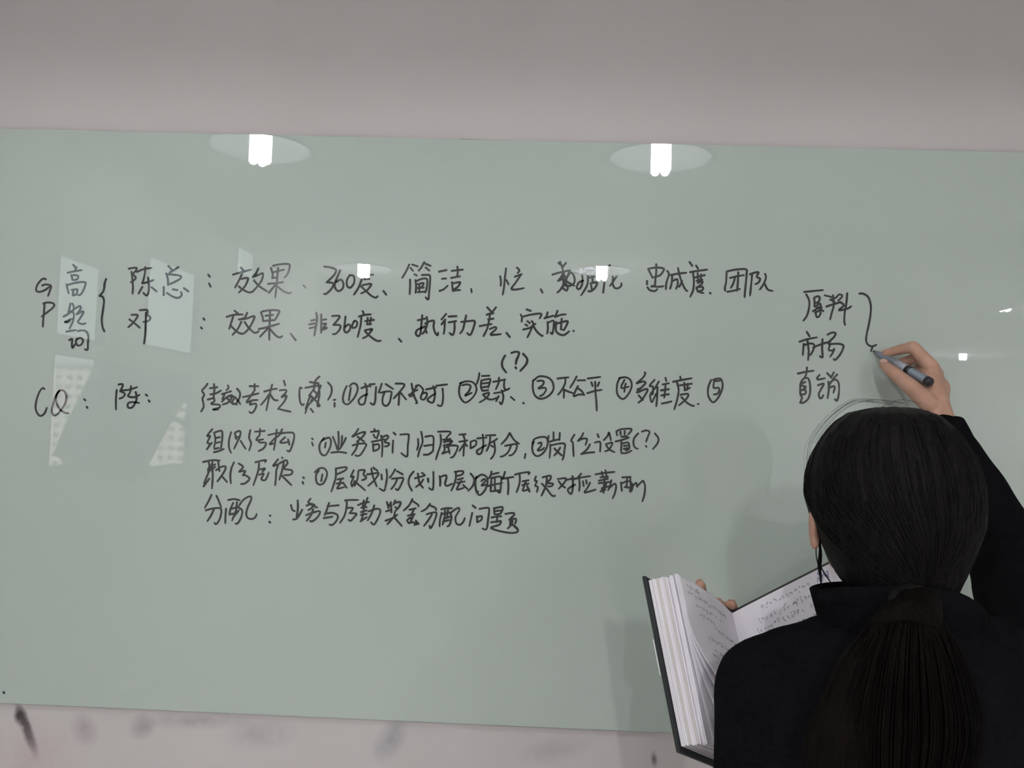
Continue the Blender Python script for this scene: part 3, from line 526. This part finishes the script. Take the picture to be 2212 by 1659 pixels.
def stroke_mesh(bm, pts, wpx, y):
    # a flat ribbon with round ends lying on the glass
    c = spline(pts, 5) if len(pts) > 2 else [pts[0], (pts[0] + pts[-1]) / 2, pts[-1]]
    n = len(c); L = []; R = []
    for i in range(n):
        d = c[min(i + 1, n - 1)] - c[max(i - 1, 0)]
        d = d.normalized() if d.length > 1e-9 else Vector((1, 0))
        h = wpx * .5 * (0.92 + 0.16 * pnoise(Vector((c[i].x * .06, c[i].y * .06, 3.1))))
        if n > 6 and i > n - 4: h *= (1.0, .92, .78)[i - n + 3]
        nrm = Vector((-d.y, d.x)) * h
        L.append(c[i] + nrm); R.append(c[i] - nrm)
    def cap(p, d, h):
        a0 = math.atan2(d.y, d.x); return [p + Vector((math.cos(a0 + a), math.sin(a0 + a))) * h for a in (math.pi / 3, 0, -math.pi / 3)]
    d0 = (c[0] - c[1]).normalized() if (c[0] - c[1]).length > 1e-9 else Vector((-1, 0)); d1 = (c[-1] - c[-2]).normalized() if (c[-1] - c[-2]).length > 1e-9 else Vector((1, 0))
    mk = lambda p: bm.verts.new((B(p.x, p.y).x, y, B(p.x, p.y).z))
    Lv = [mk(p) for p in L]; Rv = [mk(p) for p in R]
    for i in range(n - 1): bm.faces.new((Lv[i], Lv[i + 1], Rv[i + 1], Rv[i]))
    e = [mk(p) for p in cap(c[-1], d1, (L[-1] - c[-1]).length)]; bm.faces.new([Lv[-1]] + e + [Rv[-1]])
    e = [mk(p) for p in cap(c[0], d0, (L[0] - c[0]).length)]; bm.faces.new([Rv[0]] + e + [Lv[0]])
INK = {}
for blk in STROKES.strip().split('#')[1:]:
    rows = blk.strip().split('\n'); nm, ox, oy = rows[0].split(); ox, oy = float(ox), float(oy)
    for row in rows[1:]:
        for st in row.split(';'):
            pts = [Vector(tuple(float(v) for v in p.split(','))) / 5.53 + Vector((ox, oy)) for p in st.split()]
            if len(pts) > 1: INK.setdefault(nm, []).append(pts)
INK['right_list'].append([Vector((8, 1495)), Vector((9, 1497))])
yk = YB - .0003; kk = 0
WID = {'column': 4.3, 'brace': 4.6, 'line_third': 4.3, 'line_fourth': 4.2, 'line_fifth': 4.3, 'line_sixth': 4.3, 'line_chongqing': 4.3, 'right_list': 4.5, 'right_brace': 4.4, 'question': 5.0}
ILAB = {'gp_letters': 'letters G P at the left', 'column': 'three characters stacked beside G P', 'brace': 'left curly brace', 'line_top': 'top written line', 'line_second': 'second written line',
        'question': 'question mark in brackets', 'right_list': 'three short lines at the right', 'right_brace': 'unfinished brace under the pen', 'line_chongqing': 'letters CQ and a character with colons', 'line_third': 'third line with circled numbers 1 to 5',
        'line_fourth': 'fourth written line', 'line_fifth': 'fifth written line', 'line_sixth': 'lowest written line'}
for nm, sts in INK.items():
    bm = bmesh.new()
    for s in sts:
        kk += 1; stroke_mesh(bm, s, WID.get(nm, 4.5) * 1.1, yk - .0000004 * kk)
    part('handwritten_line', bm, M_ink, board, False, ILAB[nm])

# ------------------------------------------------------------------ person writing on the board
HC = P(1925, 1068, 1.1)
person = thing('person', 'person in black jacket with black ponytail, seen from behind, writing on the board', 'person', (0.44, 1.04, 0.0))
V = Vector
def off(x, y, z): return HC + V((x, y, z))
neck0 = P(1935, 1335, 1.06)
Lsh, Lel, Lwr = P(1655, 1485, 1.045), P(1610, 1960, 1.06), P(1655, 1725, 1.375)
Rsh, Rel, Rwr = P(2235, 1445, 1.08), P(2172, 1192, 1.33), P(2026, 905, 1.485)
bm = bmesh.new()
# head
ball(bm, off(0, .0, .006), (.078, .094, .102), seg=28)
ball(bm, off(0, .045, -.055), (.062, .058, .062), seg=20)
ball(bm, off(0, .074, -.092), (.030, .026, .022))                      # chin
for s in (-1, 1):
    ball(bm, off(s * .050, .026, -.084), .019)                         # jaw corner
    ball(bm, off(s * .040, .078, -.028), (.022, .018, .018))           # cheek
    ball(bm, off(s * .033, .086, .018), (.024, .010, .008))            # brow
    e = Matrix.Rotation(s * 0.35, 3, 'Z')
    ball(bm, off(s * .0905, .012, -.042), (.0075, .018, .028), e)      # ear
    ball(bm, off(s * .0910, .008, -.063), (.006, .010, .011))
limb(bm, [(off(0, .094, .008), .009), (off(0, .110, -.022), .011)])     # nose
for s in (-1, 1): ball(bm, off(s * .011, .100, -.027), .008)
limb(bm, [(off(0, -.012, -.07), .055), (neck0 + V((0, 0, -.02)), .056)], 20)
# trunk and legs
loft(bm, [(.80, .44, 1.04, .165, .11), (.92, .44, 1.04, .165, .11), (1.06, .44, 1.05, .135, .09), (1.18, .44, 1.055, .15, .095), (1.28, .44, 1.06, .165, .09), (1.33, .44, 1.068, .15, .075), (1.365, .44, 1.08, .08, .06)])
for s in (-1, 1):
    limb(bm, [(V((.44 + s * .085, 1.04, .84)), .085), (V((.44 + s * .085, 1.05, .48)), .056), (V((.44 + s * .085, 1.03, .09)), .037)], 16)
    limb(bm, [(V((.44 + s * .085, 1.02, .045)), .036), (V((.44 + s * .088, 1.15, .03)), .026)])
# arms
limb(bm, [(Lsh, .042), (Lel, .036), (Lwr, .026)])
limb(bm, [(Rsh, .044), (Rel, .038), (Rwr, .026)])
# right hand closed round the pen
RH = {'palm': [((2022, 868, 1.49), .0215), ((2006, 836, 1.505), .0225), ((2010, 812, 1.515), .0205)],
      'heel': [((2022, 868, 1.495), .020), ((2028, 838, 1.52), .019)],
      'index': [((2013, 794, 1.508), .0135), ((1972, 749, 1.520), .0108), ((1936, 757, 1.545), .0090), ((1914, 764, 1.556), .0078)],
      'middle': [((2022, 808, 1.52), .0132), ((1986, 770, 1.545), .0105), ((1952, 782, 1.557), .009), ((1934, 788, 1.562), .008)],
      'ring': [((2028, 826, 1.528), .0125), ((2000, 792, 1.556), .0100), ((1970, 805, 1.562), .0086), ((1953, 812, 1.563), .0077)],
      'little': [((2032, 846, 1.53), .0112), ((2010, 818, 1.558), .009), ((1984, 828, 1.563), .0078), ((1970, 834, 1.564), .007)],
      'thumb': [((2006, 872, 1.480), .0165), ((1966, 834, 1.482), .0138), ((1930, 805, 1.515), .0115), ((1909, 787, 1.543), .0088)]}
for k, q in RH.items(): limb(bm, [(P(*p), r) for p, r in q], 14)
limb(bm, [(Rwr, .026), (P(2016, 862, 1.495), .024)], 14)
# left hand spread behind the book, finger tips curled over its top edge
LH = {'palm': [((1645, 1635, 1.40), .024), ((1618, 1540, 1.397), .026), ((1608, 1470, 1.385), .022)],
      'side': [((1655, 1625, 1.40), .02), ((1652, 1490, 1.387), .02)],
      'index': [((1588, 1452, 1.378), .0118), ((1566, 1382, 1.384), .0100), ((1553, 1312, 1.362), .0090), ((1551, 1303, 1.298), .0082)],
      'middle': [((1612, 1448, 1.378), .0120), ((1595, 1376, 1.386), .0102), ((1582, 1314, 1.366), .0092), ((1580, 1306, 1.306), .0084)],
      'ring': [((1636, 1456, 1.378), .0112), ((1632, 1390, 1.374), .0096), ((1628, 1348, 1.36), .0082), ((1626, 1335, 1.35), .0074)],
      'little': [((1656, 1475, 1.378), .0100), ((1660, 1420, 1.372), .0084), ((1660, 1385, 1.36), .0074), ((1658, 1372, 1.352), .0066)],
      'thumb': [((1596, 1535, 1.395), .017), ((1550, 1430, 1.385), .0130), ((1522, 1330, 1.36), .0105), ((1513, 1264, 1.292), .0082)]}
for k, q in LH.items(): limb(bm, [(P(*p), r) for p, r in q], 14)
limb(bm, [(Lwr, .026), (P(1648, 1640, 1.398), .024)], 14)
body = fuse('body', bm, .0032, M_skin, person, 5)
for s in (-1, 1):
    bm = bmesh.new(); ball(bm, off(s * .033, .0785, .002), .0112); part('eye', bm, [M_eye], person, True)
    bm = bmesh.new(); ball(bm, off(s * .033, .0858, .0015), .0056); part('iris', bm, [M_iris], person, True)
    bm = bmesh.new(); tube(bm, spline([off(s * .015, .0965, .022), off(s * .033, .0985, .027), off(s * .052, .088, .021)], 5), .0022, 6); part('eyebrow', bm, M_hair, person, True)
bm = bmesh.new(); limb(bm, [(off(-.018, .0975, -.060), .004), (off(0, .1025, -.059), .0062), (off(.018, .0975, -.060), .004)]); part('lips', bm, M_lips, person, True)
def nail(a, bpt, r, up_):
    bm = bmesh.new(); d = (bpt - a).normalized(); sd = d.cross(up_).normalized(); up2 = sd.cross(d).normalized()
    rot = Matrix((sd, d, up2)).transposed()
    ball(bm, bpt + up2 * r * .82 - d * r * .1, (r * .68, r * .95, r * .22), rot, 10); part('finger_nail', bm, M_nail, person, True)
nail(P(*RH['thumb'][2][0]), P(*RH['thumb'][3][0]), .0088, -FWD)
nail(P(*RH['index'][2][0]), P(*RH['index'][3][0]), .0078, UP)
nail(P(*LH['index'][2][0]), P(*LH['index'][3][0]), .0078, UP)
nail(P(*LH['middle'][2][0]), P(*LH['middle'][3][0]), .0080, UP)
nail(P(*LH['thumb'][2][0]), P(*LH['thumb'][3][0]), .0082, FWD)

# clothes
bm = bmesh.new()
loft(bm, [(.74, .44, 1.04, .205, .142), (.90, .44, 1.04, .20, .138), (1.05, .44, 1.05, .182, .122), (1.18, .44, 1.055, .188, .122), (1.27, .44, 1.06, .192, .116), (1.32, .44, 1.066, .178, .102), (1.35, .44, 1.075, .135, .088), (1.375, .44, 1.082, .09, .075)], 40)
limb(bm, [(Lsh, .058), (Lsh.lerp(Lel, .45), .055), (Lel, .052), (Lel.lerp(Lwr, .85), .040)], 18)
limb(bm, [(Rsh, .063), (Rsh.lerp(Rel, .5), .057), (Rel, .051), (Rel.lerp(P(2036, 928, 1.468), .5), .0485), (Rel.lerp(P(2036, 928, 1.468), .98), .0335)], 18)
limb(bm, [(neck0 + V((.05, 0, -.03)), .05), (Rsh, .055)], 16); limb(bm, [(neck0 + V((-.05, 0, -.035)), .048), (Lsh + V((0, 0, .004)), .055)], 16)
jk = fuse('jacket', bm, .006, M_jacket, person, 6)
nrm = [v.normal.copy() for v in jk.data.vertices]
for v, vn in zip(jk.data.vertices, nrm):
    c = v.co.copy(); v.co = c + vn * (.0042 * pnoise(c * 14) + .0022 * pnoise(V((c.x * 45, c.y * 30, c.z * 22))))
bm = bmesh.new(); seg = 44; rings = []                                   # folded collar standing off the neck
for z, rx, ry in ((-.052, .084, .074), (-.030, .088, .078), (-.004, .096, .082), (.0115, .1005, .084), (.0130, .097, .081), (.004, .091, .077), (-.03, .081, .071)):
    rings.append([bm.verts.new(V((P(1932, 1290, 1.06).x + rx * math.cos(2 * math.pi * k / seg), 1.078 + ry * math.sin(2 * math.pi * k / seg), P(1932, 1304, 1.06).z + z + (.024 * max(0, -math.sin(2 * math.pi * k / seg))) - .028 * max(0, math.cos(2 * math.pi * k / seg)) ** 2))) for k in range(seg)])
for i in range(len(rings) - 1):
    for k in range(seg): bm.faces.new((rings[i][k], rings[i][(k + 1) % seg], rings[i + 1][(k + 1) % seg], rings[i + 1][k]))
part('collar', bm, M_jacket, person, True)
bm = bmesh.new(); a = Rel.lerp(P(2036, 928, 1.468), .86); c = P(2036, 925, 1.468)
tube(bm, [a, a.lerp(c, .5), c], [.0375, .0372, .0365], 24); part('cuff', bm, M_jacket, person, True)
bm = bmesh.new()
loft(bm, [(.79, .44, 1.04, .172, .118), (.88, .44, 1.04, .172, .118)])
for s in (-1, 1): limb(bm, [(V((.44 + s * .085, 1.04, .83)), .092), (V((.44 + s * .085, 1.05, .48)), .068), (V((.44 + s * .085, 1.03, .12)), .058)], 16)
fuse('trousers', bm, .008, M_trouser, person, 6)
for s in (-1, 1):
    bm = bmesh.new(); limb(bm, [(V((.44 + s * .085, 1.005, .05)), .044), (V((.44 + s * .087, 1.10, .045)), .042), (V((.44 + s * .089, 1.19, .034)), .032)], 16)
    for v in bm.verts: v.co.z = max(v.co.z, 0.001)
    part('shoe', bm, M_shoe, person, True)

# hair
kh = 1.1 / FPX
HL = [(880, 14, 1925, .012, -.01), (884, 50, 1923, .042, -.008), (895, 88, 1920, .066, -.006), (918, 117, 1920, .082, -.004), (946, 139, 1922, .092, -.002), (985, 163, 1924, .101, 0), (1030, 178, 1924, .107, 0), (1075, 181, 1925, .108, -.002),
      (1120, 172, 1928, .106, -.006), (1165, 155, 1926, .098, -.012), (1205, 138, 1922, .084, -.022), (1240, 120, 1920, .070, -.034), (1268, 102, 1920, .058, -.042), (1292, 66, 1940, .045, -.052)]
bm = bmesh.new()
loft(bm, [(HC.z - (py - 1068) * kh, HC.x + (cx - 1925) * kh, HC.y + dy, hw * kh, ry) for py, hw, cx, ry, dy in HL[::-1]], 48)
hair = fuse('hair', bm, .004, M_hair, person, 5)
bm = bmesh.new(); bm.from_mesh(hair.data)                               # open the hair in front for the face
bmesh.ops.delete(bm, geom=[v for v in bm.verts if (v.co.y > HC.y + .035 + max(0, (v.co.z - HC.z)) * .55 and v.co.z < HC.z + .066)], context='VERTS')
bm.to_mesh(hair.data); bm.free()
nrm = [v.normal.copy() for v in hair.data.vertices]
for v, vn in zip(hair.data.vertices, nrm):
    c = v.co - HC; a = math.atan2(c.x, -c.y); v.co += vn * (.0016 * pnoise(V((a * 9, c.z * 6, 1.5))) + .0008 * pnoise(V((a * 34, c.z * 8, 4))))
rnd = random.Random(7)
def hair_r(z):                              # outline of the hair at a height
    py = 1068 - (z - HC.z) / kh
    for i in range(len(HL) - 1):
        if HL[i][0] <= py <= HL[i + 1][0]:
            t = (py - HL[i][0]) / (HL[i + 1][0] - HL[i][0]); q = [HL[i][j] + (HL[i + 1][j] - HL[i][j]) * t for j in range(5)]
            return HC.x + (q[2] - 1925) * kh, HC.y + q[4], q[1] * kh, q[3]
    return HC.x, HC.y - .04, .03, .03
tie = P(1968, 1296, .975)
bm = bmesh.new()
for k in range(230):                        # combed strands from the crown back to the tie
    a0 = rnd.uniform(-1.75, 1.75); z0 = HC.z + rnd.uniform(-.02, .098); pts = []
    zend = HC.z - .118; N = 15
    for i in range(N):
        t = i / (N - 1); z = z0 + (zend - z0) * t ** 1.15; cx_, cy_, rx, ry = hair_r(z); a = a0 * (1 - t ** 2.2 * .93) + .18 * t
        lift = 1.0 + rnd.uniform(.0, .002)
        pts.append(V((cx_ + rx * math.sin(a) * lift, cy_ - ry * math.cos(a) * lift, z)))
    pts += [pts[-1].lerp(tie, .6), tie]
    tube(bm, spline(pts, 2), rnd.uniform(.0006, .0013), 4)
part('combed_strands', bm, M_hair, person, True)
bm = bmesh.new()                            # stray hairs lifting off the crown
for k in range(12):
    j = lambda s: rnd.uniform(-s, s)
    d = rnd.uniform(-4, 20)
    tops = [(1748 - d * .5 + j(3), 1030 + j(20)), (1762 - d + j(3), 958), (1800 - d * .9, 902 + j(2)), (1846 - d * .4, 872 - d * .45 + j(2)), (1890 + j(8), 866 + j(4)), (1940 + j(14), 874 + j(5))]
    if k % 3 == 0: tops = tops[1:5]
    if k % 5 == 4: tops = [(1900 + j(20), 884), (1930 + j(20), 868 + j(3)), (1960 + j(14), 868 + j(6)), (1990 + j(6), 878 + j(6))]
    tube(bm, spline([P(x, y, 1.1) for x, y in tops], 6), .00013, 4)
part('stray_hairs', bm, M_hair, person, True)
bm = bmesh.new()                            # loose lock beside the left ear
tube(bm, spline([P(1770, 1160, 1.11), P(1772, 1195, 1.115), P(1770, 1222, 1.115), P(1773, 1250, 1.11), P(1774, 1272, 1.10)], 6), [.0008 + .0020 * max(0, 1 - abs(i - 10) / 11) for i in range(25)], 6)
tube(bm, spline([P(1763, 1172, 1.11), P(1763, 1200, 1.115), P(1768, 1222, 1.115), P(1772, 1236, 1.11)], 6), .0007, 5)
tube(bm, spline([P(1772, 1222, 1.112), P(1782, 1240, 1.11), P(1800, 1266, 1.10)], 6), .0009, 6)
part('loose_lock', bm, M_hair, person, True)
bm = bmesh.new()
ring = [tie + V((.021 * math.cos(a), .006 * math.sin(a) - .004, .013 * math.sin(a))) for a in [2 * math.pi * k / 20 for k in range(21)]]
tube(bm, ring, .006, 8, False); part('hair_tie', bm, M_hair, person, True)
bm = bmesh.new()                            # ponytail falling down the back
limb(bm, [(tie, .020), (P(1962, 1345, .935), .030), (P(1955, 1440, .918), .040), (P(1950, 1580, .912), .042), (P(1945, 1720, .912), .032), (P(1945, 1800, .915), .012)], 18)
for v in bm.verts: v.co.x = tie.x + (v.co.x - tie.x) * (1.2 + 1.1 * min(1, max(0, (tie.z - v.co.z) / .22))); v.co.y = .93 + (v.co.y - .93) * .62
pony = fuse('ponytail', bm, .005, M_pony, person, 5)
bm = bmesh.new()
for k in range(110):
    q = rnd.uniform(-1, 1); w0 = rnd.uniform(.75, 1.04)
    tube(bm, spline([tie + V((q * .016, -.012, 0)), P(1962 + q * 85, 1345, .905 + .02 * q * q), P(1955 + q * 150 * w0, 1440, .885 + .03 * q * q), P(1950 + q * 195 * w0, 1580, .880 + .03 * q * q), P(1945 + q * 170 * w0, 1700, .882 + .03 * q * q), P(1945 + q * 120, 1830, .895)], 4), rnd.uniform(.0007, .0015), 4)
part('ponytail_strands', bm, M_pony, person, True)

# ------------------------------------------------------------------ notebook held open in the left hand
BK = 1.045
TL, GT, BL = P(1455, 1240, 1.13 * BK), P(1578, 1326, 1.25 * BK), P(1530, 1603, 1.068 * BK)
D = BL - TL; D = D.normalized() * .205 * BK
e1 = GT - TL; n1 = e1.cross(D).normalized()
if n1.dot(CAM - TL) < 0: n1 = -n1           # towards the reader
PR = P(1812, 1207, 1.205 * BK); e2 = PR - GT; n2 = e2.cross(D).normalized()
if n2.dot(CAM - GT) < 0: n2 = -n2
book = thing('notebook', 'open thick notebook with black cover and handwritten pages, held in the left hand', 'notebook', tuple(GT + D))
TH = .0365
def left_pt(s, t, depth=0.0):               # s fore-edge to gutter, t top to bottom, depth into the block
    return TL + e1 * s + D * t + n1 * (.006 * math.sin(math.pi * min(1, s)) * (1 - depth / TH)) - n1 * depth
def slab(bm, fn, d0, d1, s0, s1, t0, t1, N=14, mi=0):
    top = [[bm.verts.new(fn(s0 + (s1 - s0) * i / N, t0 + (t1 - t0) * j, d)) for i in range(N + 1)] for d in (d0, d1) for j in (0, 1)]
    a, b_, c, d = top; fs = []
    for i in range(N):
        fs += [bm.faces.new((a[i], a[i + 1], b_[i + 1], b_[i])), bm.faces.new((c[i], d[i], d[i + 1], c[i + 1])), bm.faces.new((a[i], c[i], c[i + 1], a[i + 1])), bm.faces.new((b_[i], b_[i + 1], d[i + 1], d[i]))]
    fs += [bm.faces.new((a[0], b_[0], d[0], c[0])), bm.faces.new((a[N], c[N], d[N], b_[N]))]
    for f in fs: f.material_index = mi
bm = bmesh.new(); NL = 17
for i in range(NL):
    ins = rnd.uniform(0, .012) + (.02 if i in (2, 3) else 0)
    slab(bm, left_pt, TH * i / NL + .0022, TH * (i + .93) / NL + .0022, ins, .985 - .10 * i / NL, rnd.uniform(0, .006), 1 - rnd.uniform(0, .008), 12, 1 if i in (5, 6, 10, 11, 14) else 0)
part('left_page_block', bm, [M_paper, M_paper2], book)
def curl_pt(s, t, c, lift0):                # a loose sheet whose lower outer corner peels inward
    k = max(0.0, (t - .28) / .72) ** 1.6 * c; q = (1 - s)
    p = TL + e1 * min(1, (s + q * k * .62)) + D * t
    return p + n1 * (.006 * math.sin(math.pi * s) + lift0 * (1 - s) * .6 + lift0 + k * q * q * .052 + k * .018 * math.sin(math.pi * s))
def sheet(bm, fn, thick=.00025, NS=20, NT=28):
    g = [[[bm.verts.new(fn(i / NS, j / NT) + n1 * z) for i in range(NS + 1)] for j in range(NT + 1)] for z in (0, thick)]
    for s in g:
        for j in range(NT):
            for i in range(NS): bm.faces.new((s[j][i], s[j][i + 1], s[j + 1][i + 1], s[j + 1][i]))
    for j in range(NT):
        for i in (0, NS): bm.faces.new((g[0][j][i], g[0][j + 1][i], g[1][j + 1][i], g[1][j][i]))
    for i in range(NS):
        for j in (0, NT): bm.faces.new((g[0][j][i], g[0][j][i + 1], g[1][j][i + 1], g[1][j][i]))
CURLS = [(.06, .0006), (.30, .0012), (.62, .0020), (.95, .0030)]
for c, lf in CURLS:
    bm = bmesh.new(); sheet(bm, lambda s, t: curl_pt(s, t, c, lf)); part('loose_page', bm, M_paper, book, True)
def right_pt(s, t, depth=0.0):
    return GT + e2 * s + D * t + n2 * (.005 * math.sin(math.pi * min(1, s) ** .7)) - n2 * depth
bm = bmesh.new()
for i in range(5): slab(bm, right_pt, .009 * i / 5, .009 * (i + .9) / 5, .01 + .05 * i / 5, 1 - rnd.uniform(0, .01), rnd.uniform(0, .004), 1, 12, 0)
part('right_page_block', bm, [M_paper, M_paper2], book)
# writing on the pages: rows of small uneven strokes
def page_rows(fn, rows, nrm, mt, wid=.0007):
    bm = bmesh.new()
    for t0, s0, s1, hgt in rows:
        s = s0
        while s < s1:
            wd = rnd.uniform(.018, .03)
            for q in range(rnd.randint(2, 4)):
                a = (s + rnd.uniform(0, wd * .7), t0 + rnd.uniform(-.5, .5) * hgt); b_ = (a[0] + rnd.uniform(-.004, wd * .6), a[1] + rnd.uniform(-.6, .6) * hgt); c = (b_[0] + rnd.uniform(-.008, .012), b_[1] + rnd.uniform(-.2, .7) * hgt)
                tube(bm, [fn(*a) + nrm * .0006, fn(*b_) + nrm * .0006, fn(*c) + nrm * .0006], wid * .5, 4)
            s += wd + rnd.uniform(.006, .02) + (.05 if rnd.random() < .08 else 0)
    return bm
topfn = lambda s, t: curl_pt(s, t, CURLS[-1][0], CURLS[-1][1])
part('page_writing', page_rows(topfn, [(.05, .10, .30, .02), (.085, .10, .75, .018), (.15, .2, .62, .018), (.20, .22, .48, .018), (.24, .45, .92, .018), (.33, .26, .9, .02), (.40, .3, .92, .018), (.44, .22, .55, .02), (.48, .22, .6, .02), (.52, .24, .58, .022), (.56, .26, .6, .022), (.64, .3, .8, .02)], n1, M_pencil), M_pencil, book)
part('page_writing', page_rows(right_pt, [(.06, .28, .86, .02), (.13, .22, .82, .024), (.19, .2, .9, .022), (.26, .05, .30, .022), (.26, .38, .9, .022), (.33, .05, .28, .022), (.34, .4, .92, .024), (.41, .05, .2, .022), (.41, .36, .8, .02), (.5, .1, .9, .02)], n2, M_pencil), M_pencil, book)
part('page_writing', page_rows(right_pt, [(.045, .80, .875, .04), (.055, .80, .875, .04)], n2, M_blue, .0013), M_blue, book, False, 'blue ink mark near the page corner')
bm = page_rows(lambda s, t: curl_pt(s, t, CURLS[1][0], CURLS[1][1]), [(.80, .42, .9, .03), (.84, .45, .9, .03)], n1, M_blue, .0012); part('page_writing', bm, M_blue, book, False, 'blue writing on a lower page')
bm = bmesh.new()                            # cover: two boards and the spine between them
def plate(a, u, v, th):                     # parallelepiped from corner a
    vs = [bm.verts.new(a + u * i + v * j + th * k) for k in (0, 1) for j in (0, 1) for i in (0, 1)]
    for f in ((0, 1, 3, 2), (4, 6, 7, 5), (0, 4, 5, 1), (2, 3, 7, 6), (0, 2, 6, 4), (1, 5, 7, 3)): bm.faces.new([vs[i] for i in f])
u1 = e1.normalized(); dn = D.normalized()
cl = TL - n1 * (TH + .0028) - u1 * .004 - dn * .004
sp0 = TL + e1 * .96 - n1 * (TH + .0028) - dn * .004
plate(cl, sp0 - cl, dn * .2255, -n1 * .0058)
cr = GT - n2 * .0105 - dn * .004 + e2 * .02
plate(cr, e2 * 1.0, dn * .2235, -n2 * .0034)
spine_a, spine_b = sp0 - n1 * .0017, cr - n2 * .0017
sd = (spine_b - spine_a); plate(spine_a, sd, dn * .2235, sd.cross(dn).normalized() * .003)
bmesh.ops.bevel(bm, geom=list(bm.edges), offset=.0008, segments=1, affect='EDGES'); part('cover', bm, M_cover, book)
bm = bmesh.new(); plate(cl - n1 * .0058 + dn * .084 - u1 * .0006, u1 * .022, dn * .046, -n1 * .0016); part('clasp', bm, M_clasp, book, False, 'pale metal clasp on the cover edge')

# ------------------------------------------------------------------ marker in the right hand
p0, p1 = B(1886, 758) + V((0, -.0006, 0)), P(2011, 827, 1.468)
pen = thing('marker_pen', 'grey marker with dark bands gripped in the right hand, tip on the board', 'marker', tuple(p0))
pt = lambda k: p0.lerp(p1, k)
bm = bmesh.new(); tube(bm, [pt(0), pt(.02), pt(.045)], [.0008, .0018, .002], 12); part('tip', bm, M_pendark, pen, True)
bm = bmesh.new(); tube(bm, [pt(.045), pt(.09), pt(.16), pt(.2), pt(.97)], [.0030, .0044, .0052, .0070, .0078], 20); part('barrel', bm, M_pen, pen, True)
bm = bmesh.new(); tube(bm, [pt(.40), pt(.60)], [.0078, .0080], 20); part('label_band', bm, M_penlabel, pen, True, 'pale printed band')
bm = bmesh.new(); tube(bm, [pt(.60), pt(.67)], [.0082, .0082], 20); part('ring', bm, M_pendark, pen, True, 'dark ring round the barrel')
bm = bmesh.new(); tube(bm, [pt(.93), pt(.985), pt(1.0)], [.0083, .0081, .0066], 20); part('end_plug', bm, M_pendark, pen, True, 'dark end plug')
